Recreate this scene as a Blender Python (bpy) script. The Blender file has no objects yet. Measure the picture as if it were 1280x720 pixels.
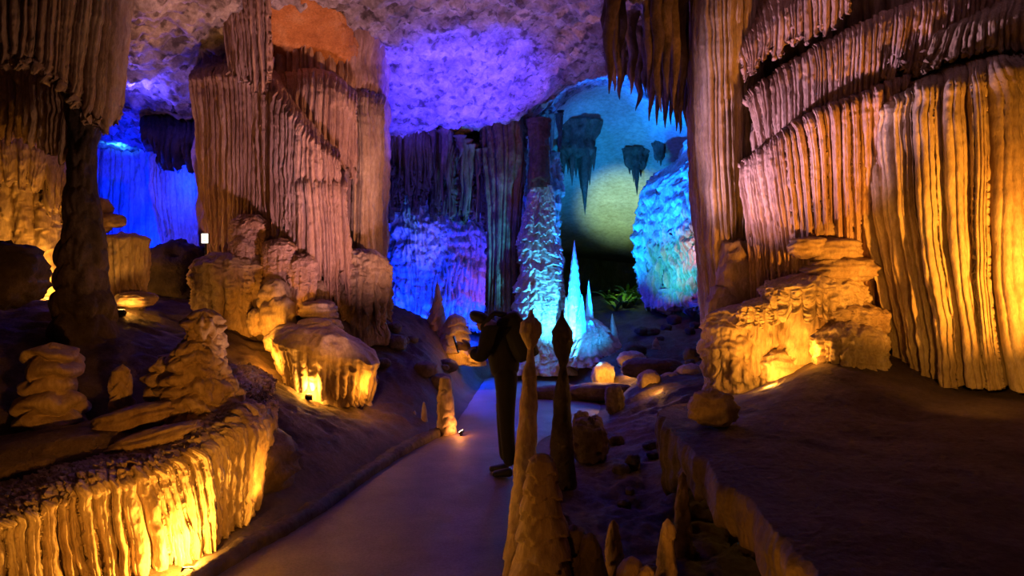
import bpy, math, random
import numpy as np
from mathutils import Vector, Matrix

SC = bpy.context.scene
COL = SC.collection
F = 1280 * 24.0 / 36.0
CZ = 1.6
PI = math.pi
rnd = random.Random(11)

def P(px, py, Y):
    return np.array(((px - 640) / F * Y, Y, CZ + (360 - py) / F * Y))

# ------------------------------------------------------------------ noise
_rs = np.random.RandomState(5)
_perm = np.concatenate([_rs.permutation(256)] * 3).astype(np.int64)
_g = _rs.normal(size=(256, 3)); _g /= np.linalg.norm(_g, axis=1)[:, None]

def noise(x, y, z):
    x, y, z = np.broadcast_arrays(np.asarray(x, float), np.asarray(y, float), np.asarray(z, float))
    xi = np.floor(x).astype(np.int64); yi = np.floor(y).astype(np.int64); zi = np.floor(z).astype(np.int64)
    xf = x - xi; yf = y - yi; zf = z - zi
    f = lambda t: t * t * t * (t * (t * 6 - 15) + 10)
    u, v, w = f(xf), f(yf), f(zf)
    def g(i, j, k):
        h = _perm[(_perm[(_perm[(xi + i) & 255] + yi + j) & 255] + zi + k) & 255]
        gr = _g[h]
        return gr[..., 0] * (xf - i) + gr[..., 1] * (yf - j) + gr[..., 2] * (zf - k)
    l = lambda a, b, t: a + (b - a) * t
    return 1.5 * l(l(l(g(0,0,0), g(1,0,0), u), l(g(0,1,0), g(1,1,0), u), v),
                   l(l(g(0,0,1), g(1,0,1), u), l(g(0,1,1), g(1,1,1), u), v), w)

def fbm(x, y, z, o=4, ridged=False):
    s = 0; a = 1.0; t = 0
    for i in range(o):
        n = noise(x * 2**i + 17.3 * i, y * 2**i, z * 2**i + 5.1 * i)
        if ridged: n = 1 - 2 * np.abs(n)
        s = s + a * n; t += a; a *= 0.5
    return s / t

def sstep(a, b, x):
    t = np.clip((x - a) / (b - a), 0, 1); return t * t * (3 - 2 * t)

def pipes(s, width, seed, jitter=0.6):
    """rows of round folds along s: returns bump 0..1 and a random number per fold"""
    lo, hi = float(np.min(s)) - 2 * width, float(np.max(s)) + 2 * width
    r = np.random.RandomState(seed)
    n = int((hi - lo) / width) + 8
    w = width * (1 + jitter * r.uniform(-1, 1, n))
    e = lo + np.concatenate([[0], np.cumsum(w)])
    i = np.clip(np.searchsorted(e, s) - 1, 0, n - 1)
    t = (s - e[i]) / w[i] * 2 - 1
    b = np.sqrt(np.clip(1 - t * t, 0, 1))
    rv = r.uniform(0, 1, n)
    return b, rv[i], t

# ------------------------------------------------------------------ objects
def tag(o, label=None, cat=None, group=None, kind=None):
    if label: o['label'] = label
    if cat: o['category'] = cat
    if group: o['group'] = group
    if kind: o['kind'] = kind
    return o

def link_mesh(name, V, Fq, mat, parent=None, origin=None, smooth=True):
    V = np.asarray(V, dtype=np.float64).reshape(-1, 3)
    if parent is not None:
        org = np.array(parent.location) if parent.parent is None else np.array(parent.parent.location)
    elif origin is not None:
        org = np.array(origin, float)
    else:
        org = np.array(((V[:, 0].min() + V[:, 0].max()) / 2, (V[:, 1].min() + V[:, 1].max()) / 2, V[:, 2].min()))
    me = bpy.data.meshes.new(name)
    Fq = [np.asarray(f, dtype=np.int32) for f in Fq if len(f)]
    loops = np.concatenate([f.reshape(-1) for f in Fq])
    tot = np.concatenate([np.full(len(f), f.shape[1], np.int32) for f in Fq])
    start = np.concatenate([[0], np.cumsum(tot)[:-1]]).astype(np.int32)
    me.vertices.add(len(V)); me.vertices.foreach_set('co', (V - org).astype(np.float32).ravel())
    me.loops.add(len(loops)); me.loops.foreach_set('vertex_index', loops)
    me.polygons.add(len(tot)); me.polygons.foreach_set('loop_start', start); me.polygons.foreach_set('loop_total', tot)
    me.polygons.foreach_set('use_smooth', np.full(len(tot), smooth))
    me.update(calc_edges=True); me.validate()
    me.materials.append(mat)
    o = bpy.data.objects.new(name, me); COL.objects.link(o)
    if parent is not None: o.parent = parent
    else: o.location = org
    return o

def empty(name, loc):
    o = bpy.data.objects.new(name, None); COL.objects.link(o)
    o.empty_display_size = .05; o.location = [float(v) for v in loc]
    return o

def quads(nv, nu, wrap=False, off=0, flip=False):
    i = np.arange(nv - 1)[:, None]; m = nu if wrap else nu - 1
    j = np.arange(m)[None, :]; j2 = (j + 1) % nu
    a = i * nu + j; b = i * nu + j2; c = (i + 1) * nu + j2; d = (i + 1) * nu + j
    q = np.stack([a, b, c, d], -1).reshape(-1, 4) + off
    return q[:, ::-1] if flip else q

def cr(A, n):
    """Catmull-Rom resample along axis 0"""
    A = np.asarray(A, float); m = len(A)
    if m == 1: return np.repeat(A, n, 0)
    t = np.linspace(0, m - 1, n); i = np.minimum(t.astype(int), m - 2); f = t - i
    B = np.concatenate([2 * A[:1] - A[1:2], A, 2 * A[-1:] - A[-2:-1]])
    p0, p1, p2, p3 = B[i], B[i + 1], B[i + 2], B[i + 3]
    sh = (-1,) + (1,) * (A.ndim - 1); f = f.reshape(sh)
    return .5 * (2 * p1 + (p2 - p0) * f + (2 * p0 - 5 * p1 + 4 * p2 - p3) * f**2 + (-p0 + 3 * p1 - 3 * p2 + p3) * f**3)

def surf(ctrl, nv, nu):
    A = cr(ctrl, nv)
    return np.swapaxes(cr(np.swapaxes(A, 0, 1), nu), 0, 1)

def normals(G, toward=None):
    du = np.gradient(G, axis=1); dv = np.gradient(G, axis=0)
    n = np.cross(du, dv); n /= np.linalg.norm(n, axis=2)[..., None] + 1e-9
    if toward is not None:
        d = (n * (np.asarray(toward) - G)).sum()
        if d < 0: n = -n
    return n

CAM = np.array((0, 0, CZ))

def sheet(name, G, mat, th=0.0, parent=None, toward=CAM, origin=None):
    nv, nu = G.shape[:2]
    raw = normals(G); n = normals(G, toward)
    flip = (raw * n).sum() < 0
    fl = not flip
    f1 = quads(nv, nu, flip=not flip)
    f1 = quads(nv, nu, flip=flip)
    if th <= 0:
        return link_mesh(name, G, [f1], mat, parent, origin)
    B = G - n * th
    N = nv * nu
    f2 = quads(nv, nu, off=N, flip=not flip)
    idx = np.arange(N).reshape(nv, nu)
    ring = np.concatenate([idx[0, :], idx[1:, -1], idx[-1, ::-1][1:], idx[::-1, 0][1:-1]])
    r2 = np.roll(ring, -1)
    f3 = np.stack([ring, ring + N, r2 + N, r2], -1)
    if flip: f3 = f3[:, ::-1]
    return link_mesh(name, np.concatenate([G.reshape(-1, 3), B.reshape(-1, 3)]), [f1, f2, f3], mat, parent, origin)

def arclen(row):
    d = np.linalg.norm(np.diff(row, axis=0), axis=1)
    return np.concatenate([[0], np.cumsum(d)])

def rock_noise(G, amp, sc, seed=0, o=4, ridged=False, sz=1.0):
    return amp * fbm(G[..., 0] * sc + seed * 3.7, G[..., 1] * sc, G[..., 2] * sc * sz, o, ridged)

def curtain(name, rows, mat, nu=300, nv=120, fold=.07, amp=.05, jag=.12, start=.25, seed=1, th=.05,
            wander=.5, rough=.02, big=.06, parent=None, jstart=.55, origin=None, rgh_top=.03, scal=0.0, blob=.25, deep=.05):
    """flowstone curtain: rows of (px,py,Y) from its root down to its hem, with round folds and a ragged hem"""
    C = np.array([[P(*p) for p in r] for r in rows])
    G = surf(C, nv, nu)
    n = normals(G, CAM)
    h = n.copy(); h[..., 2] *= .15; h /= np.linalg.norm(h, axis=2)[..., None] + 1e-9
    s = arclen(G[nv // 2])[None, :] * np.ones((nv, 1))
    v = np.linspace(0, 1, nv)[:, None] * np.ones((1, nu))
    sw = s + wander * fold * noise(s / fold * .25 + seed, v * 2.2, seed) + .25 * wander * fold * noise(s / fold + seed, v * 9, seed)
    b, rv, t = pipes(sw, fold, seed)
    b2, rv2, _ = pipes(sw * 1.0 + 3, fold * .37, seed + 50)
    k = sstep(start * .5, start + .12, v) if start >= 0 else np.ones_like(v)
    d = amp * k * (b * (.75 + .5 * rv) + .22 * b2 - .35)
    d = d + k * amp * .5 * noise(s / fold * .35, v * 1.5, seed + 9)
    d = d + rock_noise(G, big, 1.3, seed, 3)
    d = d + rock_noise(G, rough, 14, seed, 3)
    d = d + (1 - k) * rock_noise(G, rgh_top, 9, seed, 3, True)
    d = d + amp * blob * fbm(s / fold * .8, v * 12, seed + 4, 3) * k - deep * (1 - b) ** 2 * sstep(.5, .95, v) * (1 if jag > 0 else 0)
    if scal: d = d + scal * (np.abs(noise(s / fold * .5, v * 14, seed + 3)) * 2 - .5)
    G = G + h * d[..., None]
    q = sstep(jstart, 1, v)
    G[..., 2] -= q * jag * np.maximum(0, 1.1 * (b - .75) + 1.2 * rv - .1)
    return sheet(name, G, mat, th, parent, origin=origin)

def prof_fn(pts, t):
    pts = np.array(pts, float)
    return np.interp(t, pts[:, 0], pts[:, 1])

def lathe(name, base, H, prof, mat, nu=56, nv=120, terr=(0, 0), flute=(0, 0), nz=(2.0, .15), fine=.01, lean=(0, 0),
          seed=1, parent=None, down=False, fringe=.2, ell=1.0, wob=.12, rot=0.0, origin=True, disc=False):
    """spire or column on a vertical axis; base is its foot (or its root when it hangs down)"""
    base = np.array(base, float)
    t = np.linspace(0, 1, nv)[:, None] * np.ones((1, nu)); a = (np.arange(nu) / nu * 2 * PI)[None, :] * np.ones((nv, 1))
    ca, sa = np.cos(a), np.sin(a)
    r = prof_fn(prof, t)
    R0 = max(p[1] for p in prof)
    dirn = -1 if down else 1
    z = t * H
    r = r * (1 + nz[1] * fbm(ca * nz[0] * .5 + seed, sa * nz[0] * .5, z / max(R0, .05) * nz[0] * .25 + seed * 2.1, 3))
    if terr[0]:
        ph = t * terr[0] + .9 * noise(ca * 1.1 + seed, sa * 1.1, t * 3 + seed) + fringe * noise(ca * 5 + seed, sa * 5, t * terr[0] * .3)
        fr = ph - np.floor(ph)
        lay = np.abs(np.sin(PI * fr)) ** .55 if disc else np.sqrt(np.clip(1 - fr, 0, 1))
        rnk = noise(np.floor(ph) * .77 + seed, seed * .3, ca * .6)
        r = r * (1 + terr[1] * (lay - .5) * (1 + .8 * rnk) + terr[1] * .5 * rnk)
    if flute[0]:
        bb, rv, _ = pipes(a / (2 * PI) * flute[0] + .35 * noise(ca * 2, sa * 2, t * 4 + seed), 1.0, seed + 7, .4)
        r = r * (1 + flute[1] * (bb - .6))
    r = r + np.minimum(fine, r * .3) * fbm(ca * r * 14 + seed, sa * r * 14, z * 14, 3)
    r = np.maximum(r, 0.0008)
    r[0] = r[0] * 1.0
    ox = lean[0] * t + wob * R0 * noise(t * 2.5 + seed, seed, 1.1); oy = lean[1] * t + wob * R0 * noise(t * 2.5 + seed, seed, 7.1)
    x = r * ca; y = r * sa * ell
    if rot: x, y = x * math.cos(rot) - y * math.sin(rot), x * math.sin(rot) + y * math.cos(rot)
    G = np.stack([base[0] + x + ox, base[1] + y + oy, base[2] + dirn * z], -1)
    V = np.concatenate([G.reshape(-1, 3), G[0].mean(0)[None], G[-1].mean(0)[None]])
    N = nv * nu; j = np.arange(nu); j2 = (j + 1) % nu
    q = quads(nv, nu, wrap=True, flip=down)
    c0 = np.stack([j2, j, np.full(nu, N)], -1); c1 = np.stack([(nv - 1) * nu + j, (nv - 1) * nu + j2, np.full(nu, N + 1)], -1)
    if down: c0 = c0[:, ::-1]; c1 = c1[:, ::-1]
    return link_mesh(name, V, [q, c0, c1], mat, parent, origin=base if origin else None)

def cap(name, c, rx, ry, rise, drop, mat, n=40, amp=.05, jag=.4, rot=0.0, seed=1, stem=0.0, stem_r=.6, taper=.08,
        parent=None, nu=220, lump=.12, tilt=0.0, lay=0, crag=1.0):
    """flowstone cap: domed top, rounded lip, fluted skirt with ragged hem, and the stem it grew on"""
    a = (np.arange(nu) / nu * 2 * PI)[None, :]
    rows = []
    n1, n2, n3 = 26, 46, 14
    bb, rv, _ = pipes(a / (2 * PI) * n, 1.0, seed, .5)
    ca, sa = np.cos(a), np.sin(a)
    for k in range(1, n1 + 1):
        t = k / n1; rows.append((np.sin(t * PI / 2) * np.ones_like(a), (rise * 1.7 * np.cos(t * PI / 2) ** 1.3) * np.ones_like(a), 0.5 * t * t))
    for k in range(1, n2 + 1):
        t = k / n2
        L = drop * (1 + jag * ((rv - .5) * 1.3 + (bb - .75) * .9))
        rows.append((np.full_like(a, 1.03 - taper * t) , -L * t, min(1, .35 + 1.2 * t)))
    for k in range(1, n3 + 1):
        t = k / n3
        rr = (1 - taper) * (1 - t) + stem_r * t
        zz = -drop * (1 + jag * ((rv - .5) * 1.3 + (bb - .75) * .9)) * (1 - t) + -drop * .45 * t
        rows.append((rr * np.ones_like(a) - .05 * math.sin(t * PI), zz, 1 - t))
    if stem > 0:
        for k in range(1, 18):
            t = k / 17; rows.append((np.full_like(a, stem_r * (1 + .25 * t)), np.full_like(a, -drop * .45 - (stem - drop * .45) * t), .35))
    nv = len(rows)
    R = np.concatenate([r[0] for r in rows]); Z = np.concatenate([r[1] for r in rows]); K = np.array([r[2] for r in rows])[:, None]
    A = a * np.ones((nv, 1)); CA, SA = np.cos(A), np.sin(A)
    m = (rx + ry) / 2
    R = R * (1 + lump * 1.5 * fbm(CA * 1.2 + seed, SA * 1.2, Z / m * .6 + seed, 3))
    if lay:
        ph = Z / (rise + drop) * lay + .5 * noise(CA * 1.5 + seed, SA * 1.5, 3.3); fr = ph - np.floor(ph)
        R = R * (1 + .10 * (np.sqrt(1 - fr) - .6))
    X = R * CA * rx; Y = R * SA * ry
    nl = np.hypot(X, Y) + 1e-6
    cr_ = crag * m * (.22 * fbm(X / m * 2.2 + seed, Y / m * 2.2, Z / m * 3.0, 4) + .10 * fbm(X / m * 5 + seed, Y / m * 5, Z / m * 9, 3, True))
    X = X + cr_ * X / nl * (R > .3); Y = Y + cr_ * Y / nl * (R > .3); Z = Z + m * .13 * fbm(X / m * 2.6, Y / m * 2.6 + seed, 1.3, 3) * (1 - .5 * K)
    d = amp * K * (bb * (.7 + .6 * rv) - .5) + .012 * fbm(X * 14 + seed, Y * 14, Z * 14, 3)
    Zd = .02 * fbm(X * 9, Y * 9 + seed, Z * 9, 3) * (1 - K)
    X = X + d * X / nl; Y = Y + d * Y / nl; Z = Z + Zd * 2 + tilt * X
    x = X * math.cos(rot) - Y * math.sin(rot); y = X * math.sin(rot) + Y * math.cos(rot)
    G = np.stack([c[0] + x, c[1] + y, c[2] + Z], -1)
    V = np.concatenate([G.reshape(-1, 3), [[c[0], c[1], G[0, :, 2].mean()]], [[c[0], c[1], G[-1, :, 2].mean()]]])
    N = nv * nu; j = np.arange(nu); j2 = (j + 1) % nu
    return link_mesh(name, V, [quads(nv, nu, wrap=True, flip=True), np.stack([j, j2, np.full(nu, N)], -1),
                     np.stack([(nv - 1) * nu + j2, (nv - 1) * nu + j, np.full(nu, N + 1)], -1)], mat, parent, origin=(c[0], c[1], float(V[:, 2].min())))

def rock(name, c, size, mat, seed=1, rot=0.0, nu=48, nv=32, amp=.28, parent=None, lay=0, sc=1.1, tilt=0.0):
    """boulder standing on c (its underside at c.z)"""
    th = (np.linspace(0.02, PI - .02, nv))[:, None]; a = (np.arange(nu) / nu * 2 * PI)[None, :]
    x = np.sin(th) * np.cos(a); y = np.sin(th) * np.sin(a); z = np.cos(th) * np.ones_like(a)
    sq = (np.abs(x)**3 + np.abs(y)**3 + np.abs(z)**3) ** (1 / 3)
    r = 1 / sq ** .6 * (1 + amp * fbm(x * sc + seed * 1.7, y * sc, z * sc + seed, 4) + .13 * fbm(x * 2.6 + seed, y * 2.6, z * 3.4, 4, True) + .05 * fbm(x * 8 + seed, y * 8, z * 11, 3))
    if lay:
        ph = z * lay + .5 * noise(x * 1.5 + seed, y * 1.5, z); fr = ph - np.floor(ph)
        r = r * (1 + .14 * (np.sqrt(1 - fr) - .6))
    X = x * r * size[0] / 2; Y = y * r * size[1] / 2; Z = z * r * size[2] / 2 + tilt * X
    Z = Z - Z.min() * .92
    xr = X * math.cos(rot) - Y * math.sin(rot); yr = X * math.sin(rot) + Y * math.cos(rot)
    G = np.stack([c[0] + xr, c[1] + yr, c[2] + Z], -1)
    V = np.concatenate([G.reshape(-1, 3), G[0].mean(0)[None], G[-1].mean(0)[None]])
    N = nv * nu; j = np.arange(nu); j2 = (j + 1) % nu
    return link_mesh(name, V, [quads(nv, nu, wrap=True, flip=True), np.stack([j, j2, np.full(nu, N)], -1),
                     np.stack([(nv - 1) * nu + j2, (nv - 1) * nu + j, np.full(nu, N + 1)], -1)], mat, parent, origin=c)

# ------------------------------------------------------------------ materials
def rock_mat(name, c1, c2, c3, sc=3.0, bump=.5, rough=.75, vert=.35, fine=40, spec=.3, pits=0.0):
    m = bpy.data.materials.new(name); m.use_nodes = True
    nt = m.node_tree; nd = nt.nodes; L = nt.links
    bs = nd['Principled BSDF']; bs.inputs['Roughness'].default_value = rough
    bs.inputs['Specular IOR Level'].default_value = spec
    geo = nd.new('ShaderNodeNewGeometry')
    mp = nd.new('ShaderNodeMapping'); mp.inputs['Scale'].default_value = (1, 1, vert)
    L.new(geo.outputs['Position'], mp.inputs['Vector'])
    n1 = nd.new('ShaderNodeTexNoise'); n1.inputs['Scale'].default_value = sc; n1.inputs['Detail'].default_value = 8; n1.inputs['Roughness'].default_value = .65
    L.new(mp.outputs[0], n1.inputs['Vector'])
    r1 = nd.new('ShaderNodeValToRGB'); e = r1.color_ramp.elements
    e[0].position = .3; e[0].color = (*c1, 1); e[1].position = .68; e[1].color = (*c3, 1)
    k = r1.color_ramp.elements.new(.5); k.color = (*c2, 1)
    L.new(n1.outputs['Fac'], r1.inputs['Fac'])
    n2 = nd.new('ShaderNodeTexNoise'); n2.inputs['Scale'].default_value = fine; n2.inputs['Detail'].default_value = 6; n2.inputs['Roughness'].default_value = .7
    L.new(mp.outputs[0], n2.inputs['Vector'])
    mx = nd.new('ShaderNodeMixRGB'); mx.blend_type = 'MULTIPLY'; mx.inputs['Fac'].default_value = .55
    r2 = nd.new('ShaderNodeValToRGB'); r2.color_ramp.elements[0].position = .33; r2.color_ramp.elements[0].color = (.35, .3, .25, 1); r2.color_ramp.elements[1].position = .62
    L.new(n2.outputs['Fac'], r2.inputs['Fac']); L.new(r1.outputs[0], mx.inputs[1]); L.new(r2.outputs[0], mx.inputs[2])
    colr = mx.outputs[0]
    hs = n2.outputs['Fac']
    if pits:
        vo = nd.new('ShaderNodeTexNoise'); vo.inputs['Scale'].default_value = pits; vo.inputs['Detail'].default_value = 3
        L.new(geo.outputs['Position'], vo.inputs['Vector'])
        r3 = nd.new('ShaderNodeValToRGB'); r3.color_ramp.elements[0].position = .36; r3.color_ramp.elements[0].color = (.22, .19, .18, 1); r3.color_ramp.elements[1].position = .46
        L.new(vo.outputs['Fac'], r3.inputs['Fac'])
        m3 = nd.new('ShaderNodeMixRGB'); m3.blend_type = 'MULTIPLY'; m3.inputs['Fac'].default_value = .85
        L.new(colr, m3.inputs[1]); L.new(r3.outputs[0], m3.inputs[2]); colr = m3.outputs[0]
    L.new(colr, bs.inputs['Base Color'])
    b = nd.new('ShaderNodeBump'); b.inputs['Strength'].default_value = bump; b.inputs['Distance'].default_value = .02
    L.new(hs, b.inputs['Height'])
    b2 = nd.new('ShaderNodeBump'); b2.inputs['Strength'].default_value = bump * .8; b2.inputs['Distance'].default_value = .06
    L.new(n1.outputs['Fac'], b2.inputs['Height']); L.new(b.outputs[0], b2.inputs['Normal']); L.new(b2.outputs[0], bs.inputs['Normal'])
    return m

def plain_mat(name, col, rough=.6, metal=0.0, emit=None, strength=0.0, bumpsc=120):
    m = bpy.data.materials.new(name); m.use_nodes = True
    nt = m.node_tree; nd = nt.nodes; L = nt.links; bs = nd['Principled BSDF']
    n = nd.new('ShaderNodeTexNoise'); n.inputs['Scale'].default_value = bumpsc
    r = nd.new('ShaderNodeValToRGB'); r.color_ramp.elements[0].color = (*[c * .7 for c in col], 1); r.color_ramp.elements[1].color = (*[min(1, c * 1.2) for c in col], 1)
    g = nd.new('ShaderNodeNewGeometry'); L.new(g.outputs['Position'], n.inputs['Vector']); L.new(n.outputs['Fac'], r.inputs['Fac']); L.new(r.outputs[0], bs.inputs['Base Color'])
    b = nd.new('ShaderNodeBump'); b.inputs['Strength'].default_value = .15; b.inputs['Distance'].default_value = .01; L.new(n.outputs['Fac'], b.inputs['Height']); L.new(b.outputs[0], bs.inputs['Normal'])
    bs.inputs['Roughness'].default_value = rough; bs.inputs['Metallic'].default_value = metal
    if emit:
        bs.inputs['Emission Color'].default_value = (*emit, 1); bs.inputs['Emission Strength'].default_value = strength
    return m

M = {}
M['calcite'] = rock_mat('calcite', (.36, .25, .16), (.55, .42, .29), (.72, .60, .45), 3.2, .45)
M['tan'] = rock_mat('tan_flowstone', (.25, .15, .09), (.45, .32, .21), (.62, .48, .34), 3.0, .6)
M['pink'] = rock_mat('pinkish_flowstone', (.28, .15, .10), (.5, .32, .24), (.66, .46, .36), 3.0, .6)
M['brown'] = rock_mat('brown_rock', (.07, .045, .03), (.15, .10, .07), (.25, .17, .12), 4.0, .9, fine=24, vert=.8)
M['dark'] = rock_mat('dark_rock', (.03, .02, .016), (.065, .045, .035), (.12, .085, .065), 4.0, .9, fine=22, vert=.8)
M['white'] = rock_mat('white_calcite', (.42, .40, .38), (.66, .65, .64), (.86, .86, .86), 4.5, .7, vert=.4, fine=30)
M['ceil'] = rock_mat('ceiling_rock', (.10, .07, .06), (.40, .33, .32), (.68, .60, .60), 2.6, 1.0, vert=1, fine=20, pits=7)
M['orange'] = rock_mat('iron_stained_rock', (.35, .12, .03), (.55, .22, .06), (.65, .32, .12), 3.0, .5, vert=1)
M['earth'] = rock_mat('packed_earth', (.05, .034, .026), (.10, .07, .055), (.15, .105, .08), 2.0, .7, vert=1, fine=30, rough=.85)
M['path'] = rock_mat('path_concrete', (.13, .10, .09), (.19, .15, .135), (.25, .20, .18), 1.4, .25, vert=1, fine=60, rough=.62)
M['vault'] = rock_mat('smooth_vault_rock', (.42, .38, .30), (.55, .5, .42), (.66, .62, .52), .8, .5, vert=2, fine=9)
M['black_metal'] = plain_mat('black_metal', (.02, .02, .02), .45, .6)
M['lens'] = plain_mat('warm_lamp_glass', (.9, .8, .5), .2, 0, (1, .55, .15), 60)
M['lens_blue'] = plain_mat('blue_lamp_glass', (.4, .5, .9), .2, 0, (.1, .3, 1), 12)
M['sign'] = plain_mat('lit_white_plastic', (.85, .85, .8), .4, 0, (1, .92, .75), 2.2)
M['ink'] = plain_mat('grey_ink', (.12, .12, .12), .6)
M['cloth'] = plain_mat('dark_cloth', (.012, .010, .016), .9, bumpsc=60)
M['cloth2'] = plain_mat('dark_trousers', (.010, .009, .012), .9, bumpsc=60)
M['pack'] = plain_mat('black_nylon', (.010, .010, .013), .7, bumpsc=90)
M['skin'] = plain_mat('skin', (.45, .26, .19), .55, bumpsc=40)
M['hair'] = plain_mat('dark_hair', (.012, .008, .006), .6, bumpsc=200)
M['shoe'] = plain_mat('dark_shoe', (.012, .010, .010), .6)
M['leaf'] = plain_mat('fern_leaf', (.10, .22, .04), .6, bumpsc=25)

# ------------------------------------------------------------------ floor height
CT = [(-1.6,2,0),(-1.5,4,0),(-1.2,5.5,0),(-.62,7.6,0),(-.4,10.5,.05),(0,12,.1),(0,2,0),(0,4,0),(0,6,0),(.3,8,0),(1,9,0),(1.2,9.8,.02),(.6,11.3,.1),
      (-.8,3,0),(-.5,6.5,0),(0,0,0),(-1.5,0,0),(1,0,-.1),(0,-3,0),(-3,-3,.3),(3,-3,.2),
      (.5,3,-.04),(.9,4,-.12),(.8,2.2,-.1),(.7,5.5,-.04),(1.2,6.5,.0),(1.1,7.8,.03),(1.73,8.6,.36),(2.3,9,.44),(1.45,10.8,.3),(1.9,11,.42),(3.1,11,.57),
      (4.1,14.5,1.15),(2.8,17,1.3),(.9,12.7,.36),(.15,13.2,.3),(-.5,14,.35),(0,16,.8),(-2,16,.9),(-2.25,12,1.1),(-1.25,11,.95),(-.86,11,.55),
      (-2.24,7.5,.45),(-1.5,8,.36),(-1.27,9,.62),(-1.8,9,.84),(-2.7,8,.8),(-3.3,8.2,1.12),(-4.1,8,1.33),(-4.6,8,1.37),(-5.4,8,1.48),(-5.2,7,1.44),
      (-3.66,5.9,1.08),(-4.1,5.8,1.12),(-3.1,6,.95),(-2.1,5.8,.46),(-1.66,5,.14),(-1.75,4.6,.05),(-2.0,3.9,.0),(-2.2,3.2,.0),(-2.6,4.3,.2),(-3.5,4.8,.5),(-4,3.4,.4),(-3,2.4,.1),(-6,5,1.3),
      (-8,8,1.8),(-8,3,1.2),(-6,13,1.4),(-9,14,1.8),(-3.6,10,1.5),(-5,10.5,1.4),(1.5,3,-.14),(2,5,.1),(3,6.6,.6),(4,5,.4),(4.5,7,.8),(2.6,7.6,.42),(6,4,.5),(3.5,9,.7),(6,10,1.2),(8,6,1),
      (6,16,1.5),(0,20,1.2),(4,22,1.4),(-5,20,1.8),(10,20,2),(12,5,1),(-13,5,2),(-13,20,2)]
CT = np.array(CT, float)
def _tps():
    X = CT[:, :2]; n = len(X)
    r = np.linalg.norm(X[:, None] - X[None], axis=2); K = np.where(r > 0, r * r * np.log(r + 1e-12), 0) + np.eye(n) * .02
    Q = np.hstack([np.ones((n, 1)), X]); A = np.block([[K, Q], [Q.T, np.zeros((3, 3))]])
    return np.linalg.solve(A, np.concatenate([CT[:, 2], np.zeros(3)]))
_w = _tps()
PLE = np.array([(-1.9,-2.0),(-1.85,2.5),(-1.66,3.8),(-1.40,4.7),(-1.05,6.5),(-.72,7.6),(-.62,9),(-.55,10.5),(-.45,12.5)])     # path's left edge
PRE = np.array([(.30,-2.0),(.16,2.5),(.02,3.8),(.02,4.7),(.12,6.2),(.35,7.3),(.9,8.2),(1.2,9.5),(.9,12.0)])                  # right edge
def zfloor(x, y):
    x = np.asarray(x, float); y = np.asarray(y, float)
    sh = np.broadcast(x, y).shape
    q = np.stack([np.broadcast_to(x, sh).ravel(), np.broadcast_to(y, sh).ravel()], -1)
    out = np.zeros(len(q))
    for i in range(0, len(q), 20000):
        c = q[i:i + 20000]; r = np.linalg.norm(c[:, None] - CT[None, :, :2], axis=2)
        out[i:i + 20000] = np.where(r > 0, r * r * np.log(r + 1e-12), 0) @ _w[:-3] + _w[-3] + c @ _w[-2:]
    X, Y = q[:, 0], q[:, 1]
    l = np.interp(Y, PLE[:, 1], PLE[:, 0]); rr = np.interp(Y, PRE[:, 1], PRE[:, 0])
    dist = np.maximum(np.maximum(l - X, X - rr), 0)
    dist = np.where(Y > 12, np.maximum(dist, (Y - 12)), dist)
    k = sstep(0, .5, dist)
    nz = .11 * fbm(X * .9, Y * .9, 3.0, 4) + .07 * fbm(X * 3.2, Y * 3.2, 9.0, 4, True) + .015 * fbm(X * 16, Y * 16, 5., 3)
    out = out + nz * sstep(0, .8, dist)
    out = -.012 * (1 - k) + out * k
    return out.reshape(sh) if sh else float(out[0])

def zf(x, y): return float(zfloor(np.array([x]), np.array([y]))[0])

# floor mesh, finer in the part the photograph shows
ys = np.concatenate([np.linspace(-3, 2, 20), np.linspace(2.05, 12, 300), np.linspace(12.1, 25, 110)])
u = np.linspace(-1, 1, 520); xs = 13 * np.sign(u) * (.35 * np.abs(u) + .65 * np.abs(u)**2.6)
XX, YY = np.meshgrid(xs, ys)
fl = sheet('floor', np.stack([XX, YY, zfloor(XX, YY)], -1), M['earth'], toward=(0, 5, 50)); fl['kind'] = 'structure'

# path
n = 240
le = cr(np.array([(x, y) for x, y in PLE]), n); re = cr(np.array([(x, y) for x, y in PRE]), n)
W = []
for k in np.linspace(0, 1, 60):
    q = le * (1 - k) + re * k
    W.append(np.stack([q[:, 0] + .03 * noise(q[:, 1] * 1.7, k * 4, 0) * (1 if k in (0, 1) else 0), q[:, 1],
             .014 - .02 * abs(2 * k - 1)**8 + .006 * noise(q[:, 0] * 2, q[:, 1] * 2, 1) + .003 * noise(q[:, 0] * 9, q[:, 1] * 9, 1)], -1))
pth = sheet('floor_path', np.array(W), M['path'], toward=(0, 5, 50)); pth['kind'] = 'structure'
# kerb between path and bank
kk = cr(PLE[1:6], 260); kd = np.gradient(kk, axis=0); kd /= np.linalg.norm(kd, axis=1)[:, None]; kn = np.stack([-kd[:, 1], kd[:, 0]], -1)
sec = [(-.01, -.05), (-.01, .03), (.0, .06), (.03, .075), (.08, .072), (.11, .055), (.115, -.05)]
W = []
for (a, b) in sec:
    jit = .02 * noise(kk[:, 1] * 5, a * 30, 3) + .012 * noise(kk[:, 1] * 17, a * 30, 3)
    W.append(np.concatenate([kk + kn * (a + jit)[:, None], (b + jit * .8)[:, None]], 1))
kb = sheet('trim_1', np.array(W), M['dark'], toward=(0, 5, 50)); kb['kind'] = 'structure'

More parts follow.
